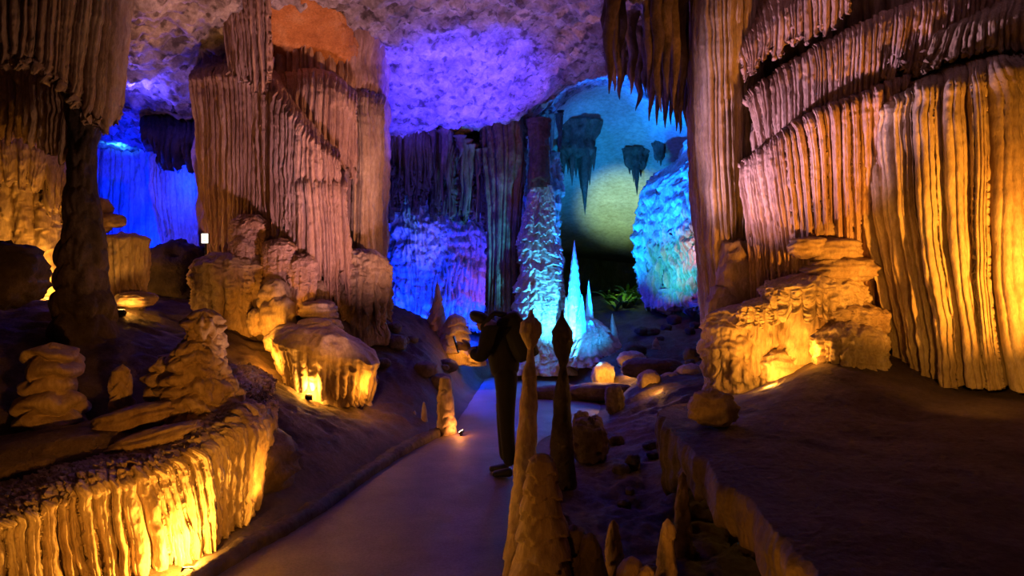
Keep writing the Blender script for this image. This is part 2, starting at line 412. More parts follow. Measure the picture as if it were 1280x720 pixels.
# ------------------------------------------------------------------ ceiling
def zceil(X, Y):
    b = 4.95 + .25 * np.sin(X * .5 + 1)
    b = b - 1.1 * sstep(-3.2, -5.5, X) * sstep(12, 6, Y) * .6
    b = b - .62 * sstep(9.5, 12.5, Y) * sstep(1.6, -.2, X) * sstep(20, 17, Y) + .75 * np.exp(-((X - 2.2)**2 / 2 + (Y - 15)**2 / 6))
    b = b - 2.5 * sstep(15.8, 20.6, Y)
    b = b + sstep(18, 12, Y) * (.30 * fbm(X * .55, Y * .55, 1.7, 4) + .16 * fbm(X * 1.3 + Y * .5, Y * 1.6, 4, 4, True) + .15 * fbm(X * 4, Y * 4, 2, 5, True)) + .03 * fbm(X * 2, Y * 2, 2, 3)
    return b
xs = np.linspace(-12, 12, 700)
XX, YY = np.meshgrid(xs, np.concatenate([np.linspace(-3, 5, 40), np.linspace(5.1, 15.0, 400)]))
ce = sheet('ceiling', np.stack([XX, YY, zceil(XX, YY)], -1), M['ceil'], toward=(0, 5, 0)); ce['kind'] = 'structure'
XX, YY = np.meshgrid(np.linspace(-12, 12, 360), np.linspace(15.0, 26, 170))
ce = sheet('ceiling_vault', np.stack([XX, YY, zceil(XX, YY)], -1), M['vault'], toward=(0, 5, 0)); ce['kind'] = 'structure'
def zc(x, y): return float(zceil(np.array([x]), np.array([y]))[0])

# ------------------------------------------------------------------ shell walls
def wallstrip(name, pts, mat, z0=-.5, z1=6.2, nu=300, nv=160, fold=.14, amp=.10, big=.35, seed=1):
    C = np.array([[(x, y, z) for x, y in pts] for z in np.linspace(z1, z0, 5)], float)
    G = surf(C, nv, nu); nrm = normals(G, (0, 9, 2))
    s = arclen(G[0])[None, :] * np.ones((nv, 1)); v = G[..., 2]
    b, rv, _ = pipes(s + .3 * fold * noise(s * 2, v * .7, seed), fold, seed)
    d = amp * b * (.6 + .6 * rv) * sstep(-.5, .3, noise(s * .8 + seed, v * .9, 2.0) + .1) + rock_noise(G, big, .8, seed, 4) + rock_noise(G, .05, 5, seed, 3, True)
    o = sheet(name, G + nrm * d[..., None], mat, toward=(0, 9, 2)); o['kind'] = 'structure'; return o
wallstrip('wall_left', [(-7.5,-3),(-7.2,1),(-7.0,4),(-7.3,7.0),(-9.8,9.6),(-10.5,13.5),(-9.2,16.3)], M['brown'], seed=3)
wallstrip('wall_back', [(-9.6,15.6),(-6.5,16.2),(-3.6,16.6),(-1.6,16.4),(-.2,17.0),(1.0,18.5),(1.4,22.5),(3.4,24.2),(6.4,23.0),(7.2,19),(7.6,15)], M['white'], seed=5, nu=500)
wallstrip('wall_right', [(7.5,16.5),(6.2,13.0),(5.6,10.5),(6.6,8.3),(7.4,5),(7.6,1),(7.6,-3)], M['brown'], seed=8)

# rib of rock that closes the blue chamber off from the hall, behind the great left column
c = wallstrip('wall_divider', [(-4.6,10.4),(-4.0,10.9),(-3.4,12.2),(-3.5,14),(-3.9,16.6)], M['brown'], seed=9, nu=160)

def T(o, label, cat, group=None): return tag(o, label, cat, group)

# ================================================================== RIGHT: great drapery wall
RW = empty('drapery_wall', P(1040, 430, 7.2))
T(RW, 'huge fluted flowstone wall with hanging stone curtains rising above the right ledge', 'rock formation')
cols = [(905, 12.4), (892, 11.0), (896, 9.9), (920, 9.2), (960, 8.7), (1030, 8.1), (1110, 7.6), (1200, 7.2), (1300, 6.9), (1420, 6.4), (1700, 5.4)]
def leanx(py): return 0 if py < 200 else (py - 200) * .07
rows = [[(px + (leanx(py) if px < 930 else 0), py, Y - .3 * (py > 420)) for px, Y in cols] for py in (-170, -40, 60, 160, 260, 350, 430, 520)]
curtain('wall_body', rows, M['tan'], nu=560, nv=300, fold=.12, amp=.13, jag=0, start=0, seed=21, th=0, big=.12, parent=RW, wander=.9, scal=.0, blob=.05, rough=.012)
curtain('flank_curtain', [[(px + (0 if py < 200 else (py - 200) * dx), py, Y) for px, Y, dx in ((872, 9.9, .09), (866, 8.9, .10), (884, 8.15, .09), (910, 7.95, .06), (938, 8.1, .02), (950, 8.6, 0))] for py in (-150, 0, 120, 250, 340, 400)],
        M['tan'], nu=260, nv=300, fold=.075, amp=.075, jag=.1, seed=36, parent=RW, start=-.3, big=.07, wander=1.0, scal=.0, rough=.012, blob=.05)
# tiers of hanging curtain
curtain('upper_curtain', [[(905,20,8.9),(960,-20,8.5),(1010,-50,8.2),(1060,-90,7.9)],
                          [(925,60,8.0),(965,22,7.75),(1010,-6,7.5),(1060,-36,7.3)],
                          [(935,92,7.9),(965,60,7.65),(1010,36,7.4),(1062,12,7.2)]], M['pink'], nu=260, nv=90, fold=.06, amp=.05, jag=.14, seed=22, parent=RW)
curtain('middle_curtain', [[(915,130,8.8),(980,95,8.4),(1040,58,8.0),(1110,20,7.7),(1190,-20,7.4),(1260,-50,7.2)],
                           [(934,125,7.9),(985,84,7.5),(1045,50,7.2),(1110,22,6.95),(1185,-8,6.75),(1250,-40,6.7)],
                           [(948,182,7.8),(992,158,7.35),(1045,128,7.02),(1100,96,6.8),(1175,60,6.65),(1250,36,6.6)]], M['pink'], nu=520, nv=130, fold=.055, amp=.05, jag=.16, seed=23, parent=RW, start=.2, jstart=.45)
curtain('purple_drapery', [[(910,225,8.7),(965,190,8.2),(1020,155,7.9),(1080,130,7.6),(1150,100,7.3)],
                           [(930,205,7.8),(972,172,7.35),(1022,140,7.05),(1080,118,6.8),(1140,95,6.7)],
                           [(930,235,7.7),(975,205,7.2),(1025,180,6.95),(1082,165,6.75),(1130,150,6.75)],
                           [(940,310,7.7),(985,290,7.25),(1030,280,7.05),(1085,290,6.95),(1130,290,7.0)],
                           [(945,372,7.75),(990,345,7.35),(1035,350,7.15),(1090,385,7.0),(1140,400,7.05)]], M['pink'], nu=520, nv=240, fold=.075, amp=.075, jag=.25, seed=24, parent=RW, start=.18, jstart=.6, big=.03)
# large pleats of the golden drapery
curtain('golden_drapery', [[(1060,150,8.2),(1120,110,7.8),(1190,70,7.3),(1262,60,7.1),(1275,80,8.0)],
                           [(1086,150,7.0),(1132,118,6.6),(1200,92,6.3),(1262,82,6.1),(1278,90,7.0)],
                           [(1088,185,6.95),(1130,160,6.5),(1200,140,6.12),(1264,130,6.1),(1275,140,7.0)],
                           [(1100,290,6.9),(1142,290,6.42),(1208,290,6.0),(1270,285,5.92),(1288,280,7.0)],
                           [(1120,380,6.8),(1162,400,6.35),(1222,410,5.95),(1278,405,5.86),(1300,400,6.9)],
                           [(1132,440,6.75),(1172,470,6.3),(1232,482,5.9),(1286,478,5.82),(1310,470,6.9)]], M['calcite'], nu=640, nv=300, fold=.155, amp=.16, jag=.05, deep=.1, seed=33, parent=RW, start=.14, jstart=.8, big=.02, wander=.35, rough=.008)
curtain('shadowed_curtain', [[(1180,20,7.4),(1230,-10,7.3),(1300,-30,7.0),(1380,-40,6.7)],
                             [(1172,40,6.7),(1225,20,6.5),(1290,10,6.3),(1370,0,6.1)],
                             [(1150,78,6.6),(1215,60,6.4),(1290,56,6.2),(1370,60,6.0)]], M['tan'], nu=240, nv=80, fold=.07, amp=.04, jag=.08, seed=26, parent=RW)

# lumpy wall past the golden drapery
for i, (px, py, Y, w, h) in enumerate([(1292,120,6.6,.5,.5),(1296,215,6.4,.42,.5),(1300,290,6.3,.45,.45),(1306,365,6.3,.55,.5),(1312,440,6.2,.6,.55)]):
    c = P(px, py, Y)
    rock('wall_lump', (c[0], c[1], c[2]), (w, .7, h), M['tan'], seed=40 + i, parent=RW, lay=4, amp=.4)

# steps of flowstone at the foot of the wall
def capat(name, px, py, Y, wpx, risepx, droppx, mat, label, cat='flowstone', group=None, depth=.8, **k):
    c = P(px, py, Y); s = Y / F
    o = cap(name, c, wpx / 2 * s, wpx / 2 * s * depth, risepx * s, droppx * s, mat, **k)
    if label: T(o, label, cat, group)
    return o
capat('flowstone_block', 950, 405, 7.5, 132, 16, 84, M['calcite'], 'brightly lit yellow flowstone block at the left foot of the drapery wall', n=34, amp=.06, jag=.25, seed=3, stem=1.0, stem_r=.85, taper=.12, lay=3)
capat('flowstone_shelf', 1018, 360, 7.05, 118, 10, 36, M['calcite'], 'fringed flowstone shelf under the purple curtains, above the yellow block', n=34, amp=.05, jag=.45, seed=4, stem=1.0, stem_r=.75, taper=.05)
capat('flowstone_shelf', 958, 382, 7.1, 62, 6, 22, M['calcite'], 'small fringed flowstone shelf stepping down left of the larger shelf', n=22, amp=.04, jag=.5, seed=5, stem=.7, stem_r=.7)
capat('flowstone_mound', 1062, 424, 6.55, 84, 12, 50, M['calcite'], 'ribbed dome of flowstone on the slope left of the golden drapery', n=28, amp=.045, jag=.2, seed=6, stem=.55, stem_r=.85)
capat('flowstone_terrace', 1060, 392, 6.85, 92, 8, 24, M['tan'], 'low smooth flowstone step just above the ribbed dome', n=20, amp=.02, jag=.2, seed=7, stem=.7, stem_r=.85)
for i, (px, py, w, h, Y, lab) in enumerate([(1040, 316, 62, 26, 7.0, 'broad rounded boulder on the fringed shelf of the drapery wall'), (1010, 312, 42, 22, 6.95, 'small rounded boulder left of the broad one on the fringed shelf'),
                                       (1034, 290, 36, 28, 7.1, 'upright rounded boulder topping the pile on the fringed shelf'), (1052, 340, 80, 26, 7.0, 'wide flat boulder at the bottom of the pile on the fringed shelf')]):
    c = P(px, py + h / 2, Y); s = Y / F
    T(rock('boulder', c, (w * s, w * s * .8, h * s * 1.1), M['tan'], seed=60 + i, lay=2), lab, 'boulder', 'boulders on the fringed shelf')
for i, (px, py, w, h, lab) in enumerate([(922, 350, 44, 80, 'tall knobbly rock between the fluted flank and the yellow block'), (905, 395, 40, 60, 'narrow craggy rock leaning on the left edge of the yellow block')]):
    c = P(px, py + h / 2, 7.9); s = 7.9 / F
    T(rock('craggy_rock', c, (w * s, w * s, h * s), M['tan'], seed=70 + i, lay=4, amp=.4), lab, 'rock')
c = P(985, 486, 6.9); T(rock('craggy_rock', (c[0], c[1], c[2] - .05), (.5, .4, .42), M['calcite'], seed=77, lay=3, amp=.45), 'bright yellow crag at the bottom right corner of the lit block', 'rock')

# ------------------------------------------------------------------ right ledge
E = [(905,500,6.9),(826,512,5.62),(842,545,4.62),(876,576,3.97),(900,602,3.53),(942,642,3.03),(982,690,2.59),(1012,722,2.37),(1090,830,1.83),(1240,1100,1.2)]
Wb = [(945,478,8.2),(965,480,7.5),(1010,447,7.3),(1062,425,7.1),(1130,440,6.9),(1200,470,6.5),(1280,478,6.2),(1400,500,5.6),(1700,560,4.6),(2400,800,3.0)]
EE = cr(np.array([P(*p) for p in E]), 420); WW = cr(np.array([P(*p) for p in Wb]), 420)
ar = arclen(EE)
jag = .10 * noise(ar * 1.8, 2, 2) + .07 * noise(ar * 5, 1, 7) + .02 * noise(ar * 19, 1, 7)
dirx = WW - EE; dirx[:, 2] = 0; dirx /= np.linalg.norm(dirx, axis=1)[:, None]
EE = EE + dirx * jag[:, None]
L_ = []
thk = .26 + .06 * noise(ar * 1.3, 5, 5) + .05 * noise(ar * 6, 5, 5)
thk *= (1 + .9 * np.exp(-((ar - 2.3) / .5)**2))
down = lambda d, inn: EE - np.stack([0 * d, 0 * d, d], -1) + dirx * inn[:, None]
one = np.ones(420)
L_.append(down(thk * .9, .75 * one))
L_.append(down(thk * 1.0, .3 * one))
for q, inn in ((1.0, .10), (.9, .045), (.75, .02), (.6, .03), (.45, .0), (.3, -.01), (.15, .0), (.06, .015)):
    L_.append(down(thk * q, inn + .035 * noise(ar * 4, q * 3, 3) + .015 * noise(ar * 14, q * 7, 3)))
L_.append(EE + dirx * .04)
for k in np.linspace(0, 1, 150)[1:] ** 1.25:
    p = EE * (1 - k) + WW * k + dirx * .04
    p[:, 2] += -.18 * np.sin(k * PI) * (k > 0) * np.clip(ar / 3, 0, 1) * .5
    p[:, 2] += .022 * fbm(p[:, 0] * 3, p[:, 1] * 3, 2.0, 4) * min(1, k * 8) + .008 * fbm(p[:, 0] * 14, p[:, 1] * 14, 2.0, 3, True)
    L_.append(p)
led = sheet('rock_ledge', np.array(L_), M['earth'], toward=(0, 3, 60))
T(led, 'broad bare rock ledge with a broken front edge filling the lower right', 'ledge')
c = P(890, 553, 4.85); T(rock('boulder', (c[0], c[1], .62), (.30, .28, .24), M['tan'], seed=81, amp=.35, lay=2), 'rounded boulder perched on the near left tip of the rock ledge', 'boulder')

# ================================================================== LEFT FRONT: flowstone mound
LM = curtain('flowstone_mound', [[(-130,500,5.9),(0,500,5.9),(100,480,5.9),(200,462,5.9),(290,455,6.1),(335,470,6.6)],
                            [(-130,590,4.6),(0,576,4.8),(100,552,4.95),(200,528,5.1),(290,505,5.3),(336,498,5.9)],
                            [(-160,668,3.4),(-20,650,3.45),(90,610,3.75),(205,574,4.1),(298,528,4.6),(340,510,5.5)],
                            [(-160,700,3.28),(-20,676,3.33),(92,640,3.62),(212,600,3.98),(308,552,4.5),(338,532,5.4)],
                            [(-160,800,3.2),(-20,745,3.3),(98,712,3.65),(228,672,4.0),(306,618,4.5),(330,590,5.3)],
                            [(-160,850,3.22),(-20,770,3.32),(98,738,3.67),(230,702,4.03),(304,654,4.55),(326,612,5.3)]],
             M['calcite'], nu=860, nv=320, fold=.066, amp=.07, jag=.16, seed=101, start=.5, jstart=.5, th=.04, big=.10, rough=.03, rgh_top=.075, deep=.16, wander=.9)
T(LM, 'glowing orange flowstone mound with fringe of stone drips at lower left', 'flowstone')
bk = rock('flowstone_core', (-2.75, 4.85, -.1), (2.2, 1.1, .72), M['brown'], seed=5, amp=.1, rot=.5)
T(bk, 'dark rock core behind the drip fringe of the lower left mound', 'rock')

def stal(px, pyt, pyb, Y, wpx, mat, label, cat='stalagmite', group=None, prof=None, name='stalagmite', sink=.06, **k):
    s = Y / F; b = P(px, pyb, Y); H = (pyb - pyt) * s
    prof = prof or [(0, 1), (.15, .8), (.5, .6), (.85, .35), (.96, .2), (1, .03)]
    R = wpx / 2 * s
    o = lathe(name, (b[0], b[1], b[2] - sink), H + sink, [(t, r * R) for t, r in prof], mat, **k)
    if label: T(o, label, cat, group)
    return o
stack = [(0, 1.9), (.12, 1.5), (.3, 1.05), (.55, 1), (.8, .95), (.94, .7), (1, .05)]
stal(66, 428, 552, 5.0, 58, M['tan'], 'stalagmite of stacked discs at far left of the glowing mound', prof=stack, disc=True, fringe=.1, terr=(7, .7), seed=2, nv=160, nu=64, sink=.15)
stal(153, 455, 512, 5.1, 23, M['tan'], 'slim beaded stalagmite between the stacked discs and the knobbly cluster', prof=[(0,1.3),(.3,1),(.9,.9),(1,.05)], disc=True, fringe=.05, terr=(4, .7), seed=3, nv=100, nu=40, sink=.15)
kc = empty('stalagmite_cluster', P(245, 520, 5.1)); T(kc, 'knobbly cluster of heaped stalagmite lumps at the right end of the glowing mound', 'stalagmite')
for i, (px, pt, pb, w) in enumerate([(255,385,470,40),(215,440,520,44),(245,425,530,52),(285,470,530,28),(270,455,520,36),(228,480,535,54),(318,505,532,20)]):
    s = 5.1 / F; Y = 5.1 + .08 * math.sin(i * 2.2); b = P(px, pb, Y)
    lathe('lump_stack', (b[0], b[1], b[2] - .1), (pb - pt) * s + .1, [(0, w*.55*s), (.5, w*.52*s), (.85, w*.42*s), (.96, w * .25 * s), (1, .002)], M['tan'], disc=True, terr=(max(2.5, (pb - pt) / 15), .6), seed=11 + i, parent=kc, nv=150, nu=70, nz=(3.5, .5), fringe=.5, fine=.03)
for i, (px, py, w, h, Y, lab) in enumerate([(165,530,90,30,4.75,'tilted slab of rock lying left on the glowing mound'),(195,556,104,26,4.5,'lower tilted slab lying across the middle of the glowing mound'),(225,508,70,22,5.0,'upper slab lying against the foot of the knobbly cluster')]):
    c = P(px, py + h / 2, Y); s = Y / F
    T(rock('rock_slab', c, (w*s, w*s*.6, h*s), M['tan'], seed=90 + i, tilt=.22, lay=2, rot=.1), lab, 'rock', 'slabs lying on the glowing mound')

# dark column and hanging curtains upper left
b = P(105, 448, 6.15)
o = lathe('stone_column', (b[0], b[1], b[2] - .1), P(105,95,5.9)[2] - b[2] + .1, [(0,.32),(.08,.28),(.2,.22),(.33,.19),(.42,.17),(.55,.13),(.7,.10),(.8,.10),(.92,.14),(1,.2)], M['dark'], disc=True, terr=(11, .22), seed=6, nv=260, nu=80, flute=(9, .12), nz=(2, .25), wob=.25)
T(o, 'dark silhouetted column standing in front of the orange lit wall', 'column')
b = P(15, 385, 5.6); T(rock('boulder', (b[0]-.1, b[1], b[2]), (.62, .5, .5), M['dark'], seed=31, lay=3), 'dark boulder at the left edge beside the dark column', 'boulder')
o = curtain('stone_curtain', [[(-140,-260,7.2),(0,-230,7.2),(90,-210,7.4),(158,-190,7.8),(170,-180,8.6)],
                          [(-140,-190,5.3),(0,-190,5.4),(90,-190,5.6),(150,-180,6.0),(172,-170,7.0)],
                          [(-140,-60,5.3),(0,-60,5.4),(90,-50,5.6),(148,-40,6.0),(165,-30,7.0)],
                          [(-140,20,5.3),(0,40,5.4),(80,80,5.7),(130,112,6.1),(150,100,7.0)],
                          [(-140,40,5.35),(0,62,5.45),(75,104,5.75),(124,140,6.15),(142,120,7.0)]], M['tan'], nu=460, nv=260, fold=.085, amp=.07, jag=.16, seed=51, start=.15, jstart=.7)
T(o, 'brown ribbed stone curtain hanging in the top left corner', 'stone curtain')
o = curtain('stone_curtain', [[(-140,20,8.2),(0,30,8.2),(70,70,8.2),(125,120,8.4)],
                          [(-140,45,6.9),(0,58,6.9),(62,92,6.8),(118,128,6.7)],
                          [(-140,110,6.8),(0,110,6.75),(60,130,6.65),(116,150,6.6)],
                          [(-140,165,6.9),(0,160,6.85),(58,176,6.75),(112,200,6.7)]], M['tan'], nu=340, nv=150, fold=.09, amp=.06, jag=.14, seed=52, start=.2)
T(o, 'second ribbed stone curtain, just below the one in the top left corner', 'stone curtain')
# orange bulbous organ pipes
OW = empty('organ_pipe_wall', P(20, 370, 8.3)); T(OW, 'bulging golden organ pipe wall at the left edge, lit from its foot', 'rock formation')
curtain('pipe_backing', [[(-160,120,8.6),(0,120,8.6),(70,130,8.7),(100,150,9.2)],[(-160,260,8.6),(0,260,8.6),(76,260,8.7),(104,260,9.2)],[(-160,385,8.6),(0,385,8.6),(76,380,8.7),(104,380,9.2)]], M['calcite'], nu=160, nv=120, fold=.2, amp=.1, jag=0, seed=53, start=.05, th=0, parent=OW)
for i, (px, Y) in enumerate([(-44, 7.9), (-16, 8.0), (11, 8.05), (37, 8.1), (62, 8.15)]):
    b = P(px, 375, Y); s = Y / F
    lathe('pipe', (b[0], b[1], b[2] - .05), 205 * s, [(0,15*s),(.1,14*s),(.6,14*s),(.85,15*s),(.95,11*s),(1,3*s)], M['calcite'], terr=(7, .16), seed=61 + i, nv=160, nu=48, parent=OW, flute=(5, .1), nz=(2, .2), ell=1.4)
o = curtain('stone_curtain', [[(-140,150,8.4),(0,150,8.4),(60,175,8.4),(84,200,8.6)],[(-140,170,7.6),(0,168,7.6),(55,186,7.65),(80,215,7.9)],[(-140,225,7.6),(0,225,7.6),(50,235,7.65),(78,255,7.9)]], M['calcite'], nu=220, nv=90, fold=.13, amp=.07, jag=.22, seed=54, start=.15, jstart=.3)
T(o, 'short tan stone curtain hanging over the golden organ pipes', 'stone curtain')
capat('hanging_flowstone', 155, 299, 7.7, 60, 4, 60, M['calcite'], 'amber flowstone cascade with fluted sides right of the dark column', n=20, amp=.05, jag=.25, seed=8, crag=.4, stem=.85, stem_r=.6, taper=.3)
for i, (px, py, w, h, lab) in enumerate([(122, 262, 30, 24, 'upper lump of rock beside the dark column above the amber cascade'), (138, 276, 30, 16, 'lower right lump of rock just above the amber cascade'), (118, 283, 34, 20, 'lowest lump of rock wedged between dark column and amber cascade'), (170, 375, 44, 18, 'flat rock lying at the foot of the amber cascade')]):
    c = P(px, py + h / 2, 7.5); s = 7.5 / F
    T(rock('rock', c, (w*s, w*s, h*s), M['tan'], seed=110 + i), lab, 'rock', 'rocks around the amber cascade')
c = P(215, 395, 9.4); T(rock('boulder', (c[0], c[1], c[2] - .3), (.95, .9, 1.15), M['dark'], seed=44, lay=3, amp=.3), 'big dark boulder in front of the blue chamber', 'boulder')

# ================================================================== blue chamber at left
o = curtain('blue_flowstone', [[(60,90,15.6),(130,110,15.4),(185,150,15.2),(250,150,15.2),(300,150,15)],
                           [(60,145,13.6),(130,150,13.4),(185,168,13.3),(250,175,13.2),(300,180,13)],
                           [(60,175,13.9),(130,180,13.8),(185,190,13.6),(250,190,13.2),(300,200,13)],
                           [(60,260,14.0),(130,260,14.0),(185,250,13.7),(250,250,13.2),(300,250,13)],
                           [(60,370,13.6),(130,370,13.6),(185,370,13.4),(250,370,13.0),(300,370,12.8)]], M['white'], nu=340, nv=240, fold=.16, amp=.09, jag=0, seed=71, start=.1, th=.1, scal=.03)
T(o, 'blue lit flowstone face deep in the chamber at left', 'flowstone')
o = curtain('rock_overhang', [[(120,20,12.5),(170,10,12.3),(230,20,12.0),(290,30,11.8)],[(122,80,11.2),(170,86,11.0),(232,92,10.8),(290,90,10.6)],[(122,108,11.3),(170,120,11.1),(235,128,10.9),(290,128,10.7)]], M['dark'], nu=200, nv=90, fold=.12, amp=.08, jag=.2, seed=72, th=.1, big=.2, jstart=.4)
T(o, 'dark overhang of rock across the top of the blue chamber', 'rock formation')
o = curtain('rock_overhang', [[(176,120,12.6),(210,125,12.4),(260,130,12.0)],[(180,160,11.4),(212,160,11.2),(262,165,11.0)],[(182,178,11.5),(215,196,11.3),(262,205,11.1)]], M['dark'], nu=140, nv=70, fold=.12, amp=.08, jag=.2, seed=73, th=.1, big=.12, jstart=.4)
T(o, 'smaller dark shelf of rock under the overhang in the blue chamber', 'rock formation')
o = curtain('blue_curtain', [[(188,190,12.2),(215,190,12.0),(262,190,11.8)],[(190,250,12.1),(215,255,11.9),(258,255,11.7)],[(205,300,12.1),(225,325,11.9),(255,330,11.7)]], M['white'], nu=160, nv=130, fold=.09, amp=.06, jag=.25, seed=74, th=.05, start=0)
T(o, 'blue fluted stone curtain at the right side of the blue chamber', 'stone curtain')
# knobbly ceiling masses above the chamber
for i, (px, py, Y, w, h, lab) in enumerate([(165, 20, 9.6, 70, 60, 'lumpy ceiling rock nearest the top left curtain'), (205, 55, 10.0, 80, 60, 'bluish lumpy ceiling rock above the blue chamber'), (225, 5, 9.2, 90, 60, 'lumpy ceiling rock at the top edge left of the great column'), (165, 62, 10.6, 60, 50, 'bright blue lumpy ceiling rock over the chamber mouth')]):
    c = P(px, py + h / 2, Y); s = Y / F
    T(rock('ceiling_boss', c, (w*s, w*s*.9, h*s*1.2), M['ceil'], seed=120 + i, amp=.5, sc=1.6), lab, 'ceiling rock', 'ceiling rocks above the blue chamber')

# ================================================================== great left column
GC = empty('flowstone_column', P(360, 400, 9.2)); T(GC, 'massive salmon coloured flowstone column joining floor and ceiling left of centre', 'column')
cols = [(266, 11.4), (254, 10.3), (266, 9.5), (310, 9.15), (370, 9.0), (425, 9.2), (462, 9.7), (478, 10.5), (470, 11.6)]
rows = [[(px + (8 if px < 300 and py > 250 else 0) + (-10 if py > 330 and px > 440 else 0), py, Y) for px, Y in cols] for py in (-120, 0, 80, 160, 240, 320, 400, 450)]
curtain('column_body', rows, M['pink'], nu=460, nv=280, fold=.10, amp=.10, jag=0, start=0, seed=130, th=0, big=.16, parent=GC, wander=.8, scal=.02)
curtain('left_curtain', [[(246,80,9.8),(285,76,9.4),(335,92,9.2)],[(241,96,9.0),(285,92,8.6),(335,108,8.5)],[(243,120,8.95),(285,118,8.55),(335,130,8.45)],[(256,235,9.05),(288,235,8.65),(332,240,8.55)],[(262,300,9.1),(290,290,8.7),(330,290,8.6)]],
        M['pink'], nu=260, nv=200, fold=.085, amp=.07, jag=.3, seed=131, parent=GC, start=.15)
curtain('diagonal_curtain', [[(315,66,9.4),(350,90,9.2),(385,130,9.1),(425,165,9.3)],[(318,84,8.5),(350,118,8.3),(385,162,8.2),(424,196,8.5)],[(318,112,8.45),(350,146,8.2),(385,186,8.12),(424,216,8.45)],[(324,200,8.5),(352,210,8.3),(386,225,8.2),(424,245,8.5)],[(326,270,8.6),(352,262,8.35),(386,256,8.25),(424,262,8.55)]],
        M['pink'], nu=300, nv=200, fold=.075, amp=.06, jag=.3, seed=132, parent=GC, start=.2)
curtain('upper_right_curtain', [[(345,80,9.6),(380,78,9.4),(415,86,9.4),(446,108,9.7)],[(352,104,8.8),(382,98,8.6),(415,104,8.65),(442,124,8.9)],[(356,150,8.75),(384,150,8.55),(415,150,8.6),(442,160,8.9)],[(362,186,8.8),(386,200,8.6),(414,205,8.65),(440,205,8.95)]],
        M['pink'], nu=260, nv=140, fold=.07, amp=.06, jag=.3, seed=133, parent=GC, start=.2)
curtain('lower_curtain', [[(345,205,9.1),(385,200,9.0),(430,205,9.2)],[(346,226,8.35),(386,222,8.2),(432,228,8.5)],[(350,260,8.3),(388,260,8.15),(434,260,8.45)],[(356,300,8.35),(390,312,8.2),(436,318,8.5)],[(358,330,8.4),(392,350,8.25),(436,345,8.55)]],
        M['pink'], nu=260, nv=160, fold=.07, amp=.06, jag=.3, seed=134, parent=GC, start=.15)
curtain('side_curtain', [[(440,105,10),(460,108,10),(480,120,10.4)],[(440,130,9.2),(460,128,9.25),(476,138,9.6)],[(442,240,9.15),(460,240,9.2),(474,240,9.6)],[(440,330,9.2),(458,350,9.25),(472,340,9.6)]], M['tan'], nu=120, nv=220, fold=.11, amp=.08, jag=.3, seed=135, parent=GC, start=.1)
o = curtain('stone_curtain', [[(238,-90,9.4),(290,-90,9.0),(345,-90,8.8)],[(262,-30,8.5),(296,-30,8.2),(340,-30,8.0)],[(285,30,8.5),(305,40,8.25),(340,42,8.1)],[(292,56,8.5),(310,72,8.3),(338,80,8.2)]], M['pink'], nu=240, nv=140, fold=.075, amp=.06, jag=.3, seed=136, start=.1)
T(o, 'ribbed curtain hanging from the ceiling onto the great salmon column', 'stone curtain')
o = curtain('stained_ceiling_slab', [[(330,-20,8.0),(380,0,8.3),(430,20,8.8),(450,60,9.4)],[(335,30,8.5),(380,40,8.7),(425,60,9.0),(446,84,9.5)],[(345,92,9.2),(380,96,9.2),(420,94,9.3),(444,104,9.7)]], M['orange'], nu=160, nv=100, fold=.4, amp=.03, jag=0, seed=137, th=.05, big=.08)
T(o, 'smooth orange stained ceiling slab above the great salmon column', 'ceiling rock')

# foot of the column
foot = [('flowstone_block', 292, 335, 8.3, 92, 12, 62, 'broad ragged flowstone base at the left foot of the salmon column', dict(n=24, amp=.06, jag=.35, seed=140, stem=.9, stem_r=.75, taper=.18, lay=3), M['tan']),
        ('flowstone_block', 446, 338, 8.9, 84, 16, 60, 'brown domed flowstone base at the right foot of the salmon column', dict(n=22, amp=.05, jag=.4, seed=141, stem=.95, stem_r=.7, taper=.1), M['tan']),
        ('flowstone_lump', 312, 282, 8.35, 46, 8, 36, 'pink block perched on the left base of the salmon column', dict(n=12, amp=.03, jag=.2, seed=142, stem=.5, stem_r=.8), M['pink']),
        ('flowstone_lump', 303, 306, 8.2, 30, 6, 22, 'small knob just below the pink block of the salmon column', dict(n=10, amp=.03, jag=.2, seed=143, stem=.35, stem_r=.7), M['pink']),
        ('flowstone_lump', 350, 312, 8.15, 42, 8, 28, 'rounded knob at the middle foot of the salmon column', dict(n=12, amp=.03, jag=.3, seed=144, stem=.5, stem_r=.75), M['pink']),
        ('flowstone_lump', 378, 330, 8.1, 32, 8, 34, 'upright knob right of the middle one at the foot of the salmon column', dict(n=10, amp=.03, jag=.2, seed=145, stem=.6, stem_r=.8), M['pink']),
        ('flowstone_lump', 392, 358, 8.3, 36, 6, 26, 'low brown knob beside the domed right base of the salmon column', dict(n=10, amp=.03, jag=.2, seed=146, stem=.55, stem_r=.8), M['tan'])]
for nm, px, py, Y, w, r, d, lab, kw, mt in foot: capat(nm, px, py, Y, w, r, d, mt, lab, **kw)
blocks = [(344, 372, 32, 40, 8.0, 'topmost golden boulder of the tumble below the salmon column'), (346, 400, 34, 44, 7.9, 'second golden boulder down the tumble below the salmon column'), (362, 428, 44, 34, 7.8, 'third golden boulder, just above the glowing cap'),
          (322, 402, 22, 26, 7.9, 'small boulder left of the golden tumble'), (375, 352, 20, 30, 8.1, 'upright small boulder above the golden tumble'), (398, 388, 38, 22, 8.0, 'flattish boulder right of the golden tumble'), (408, 408, 30, 18, 7.9, 'low boulder between the golden tumble and the dark bank')]
for i, (px, py, w, h, Y, lab) in enumerate(blocks):
    c = P(px, py + h / 2 + 4, Y); s = Y / F
    T(rock('boulder', c, (w*s*1.1, w*s, h*s*1.15), M['calcite'], seed=150 + i, amp=.42, lay=2), lab, 'boulder', 'boulders below the salmon column')
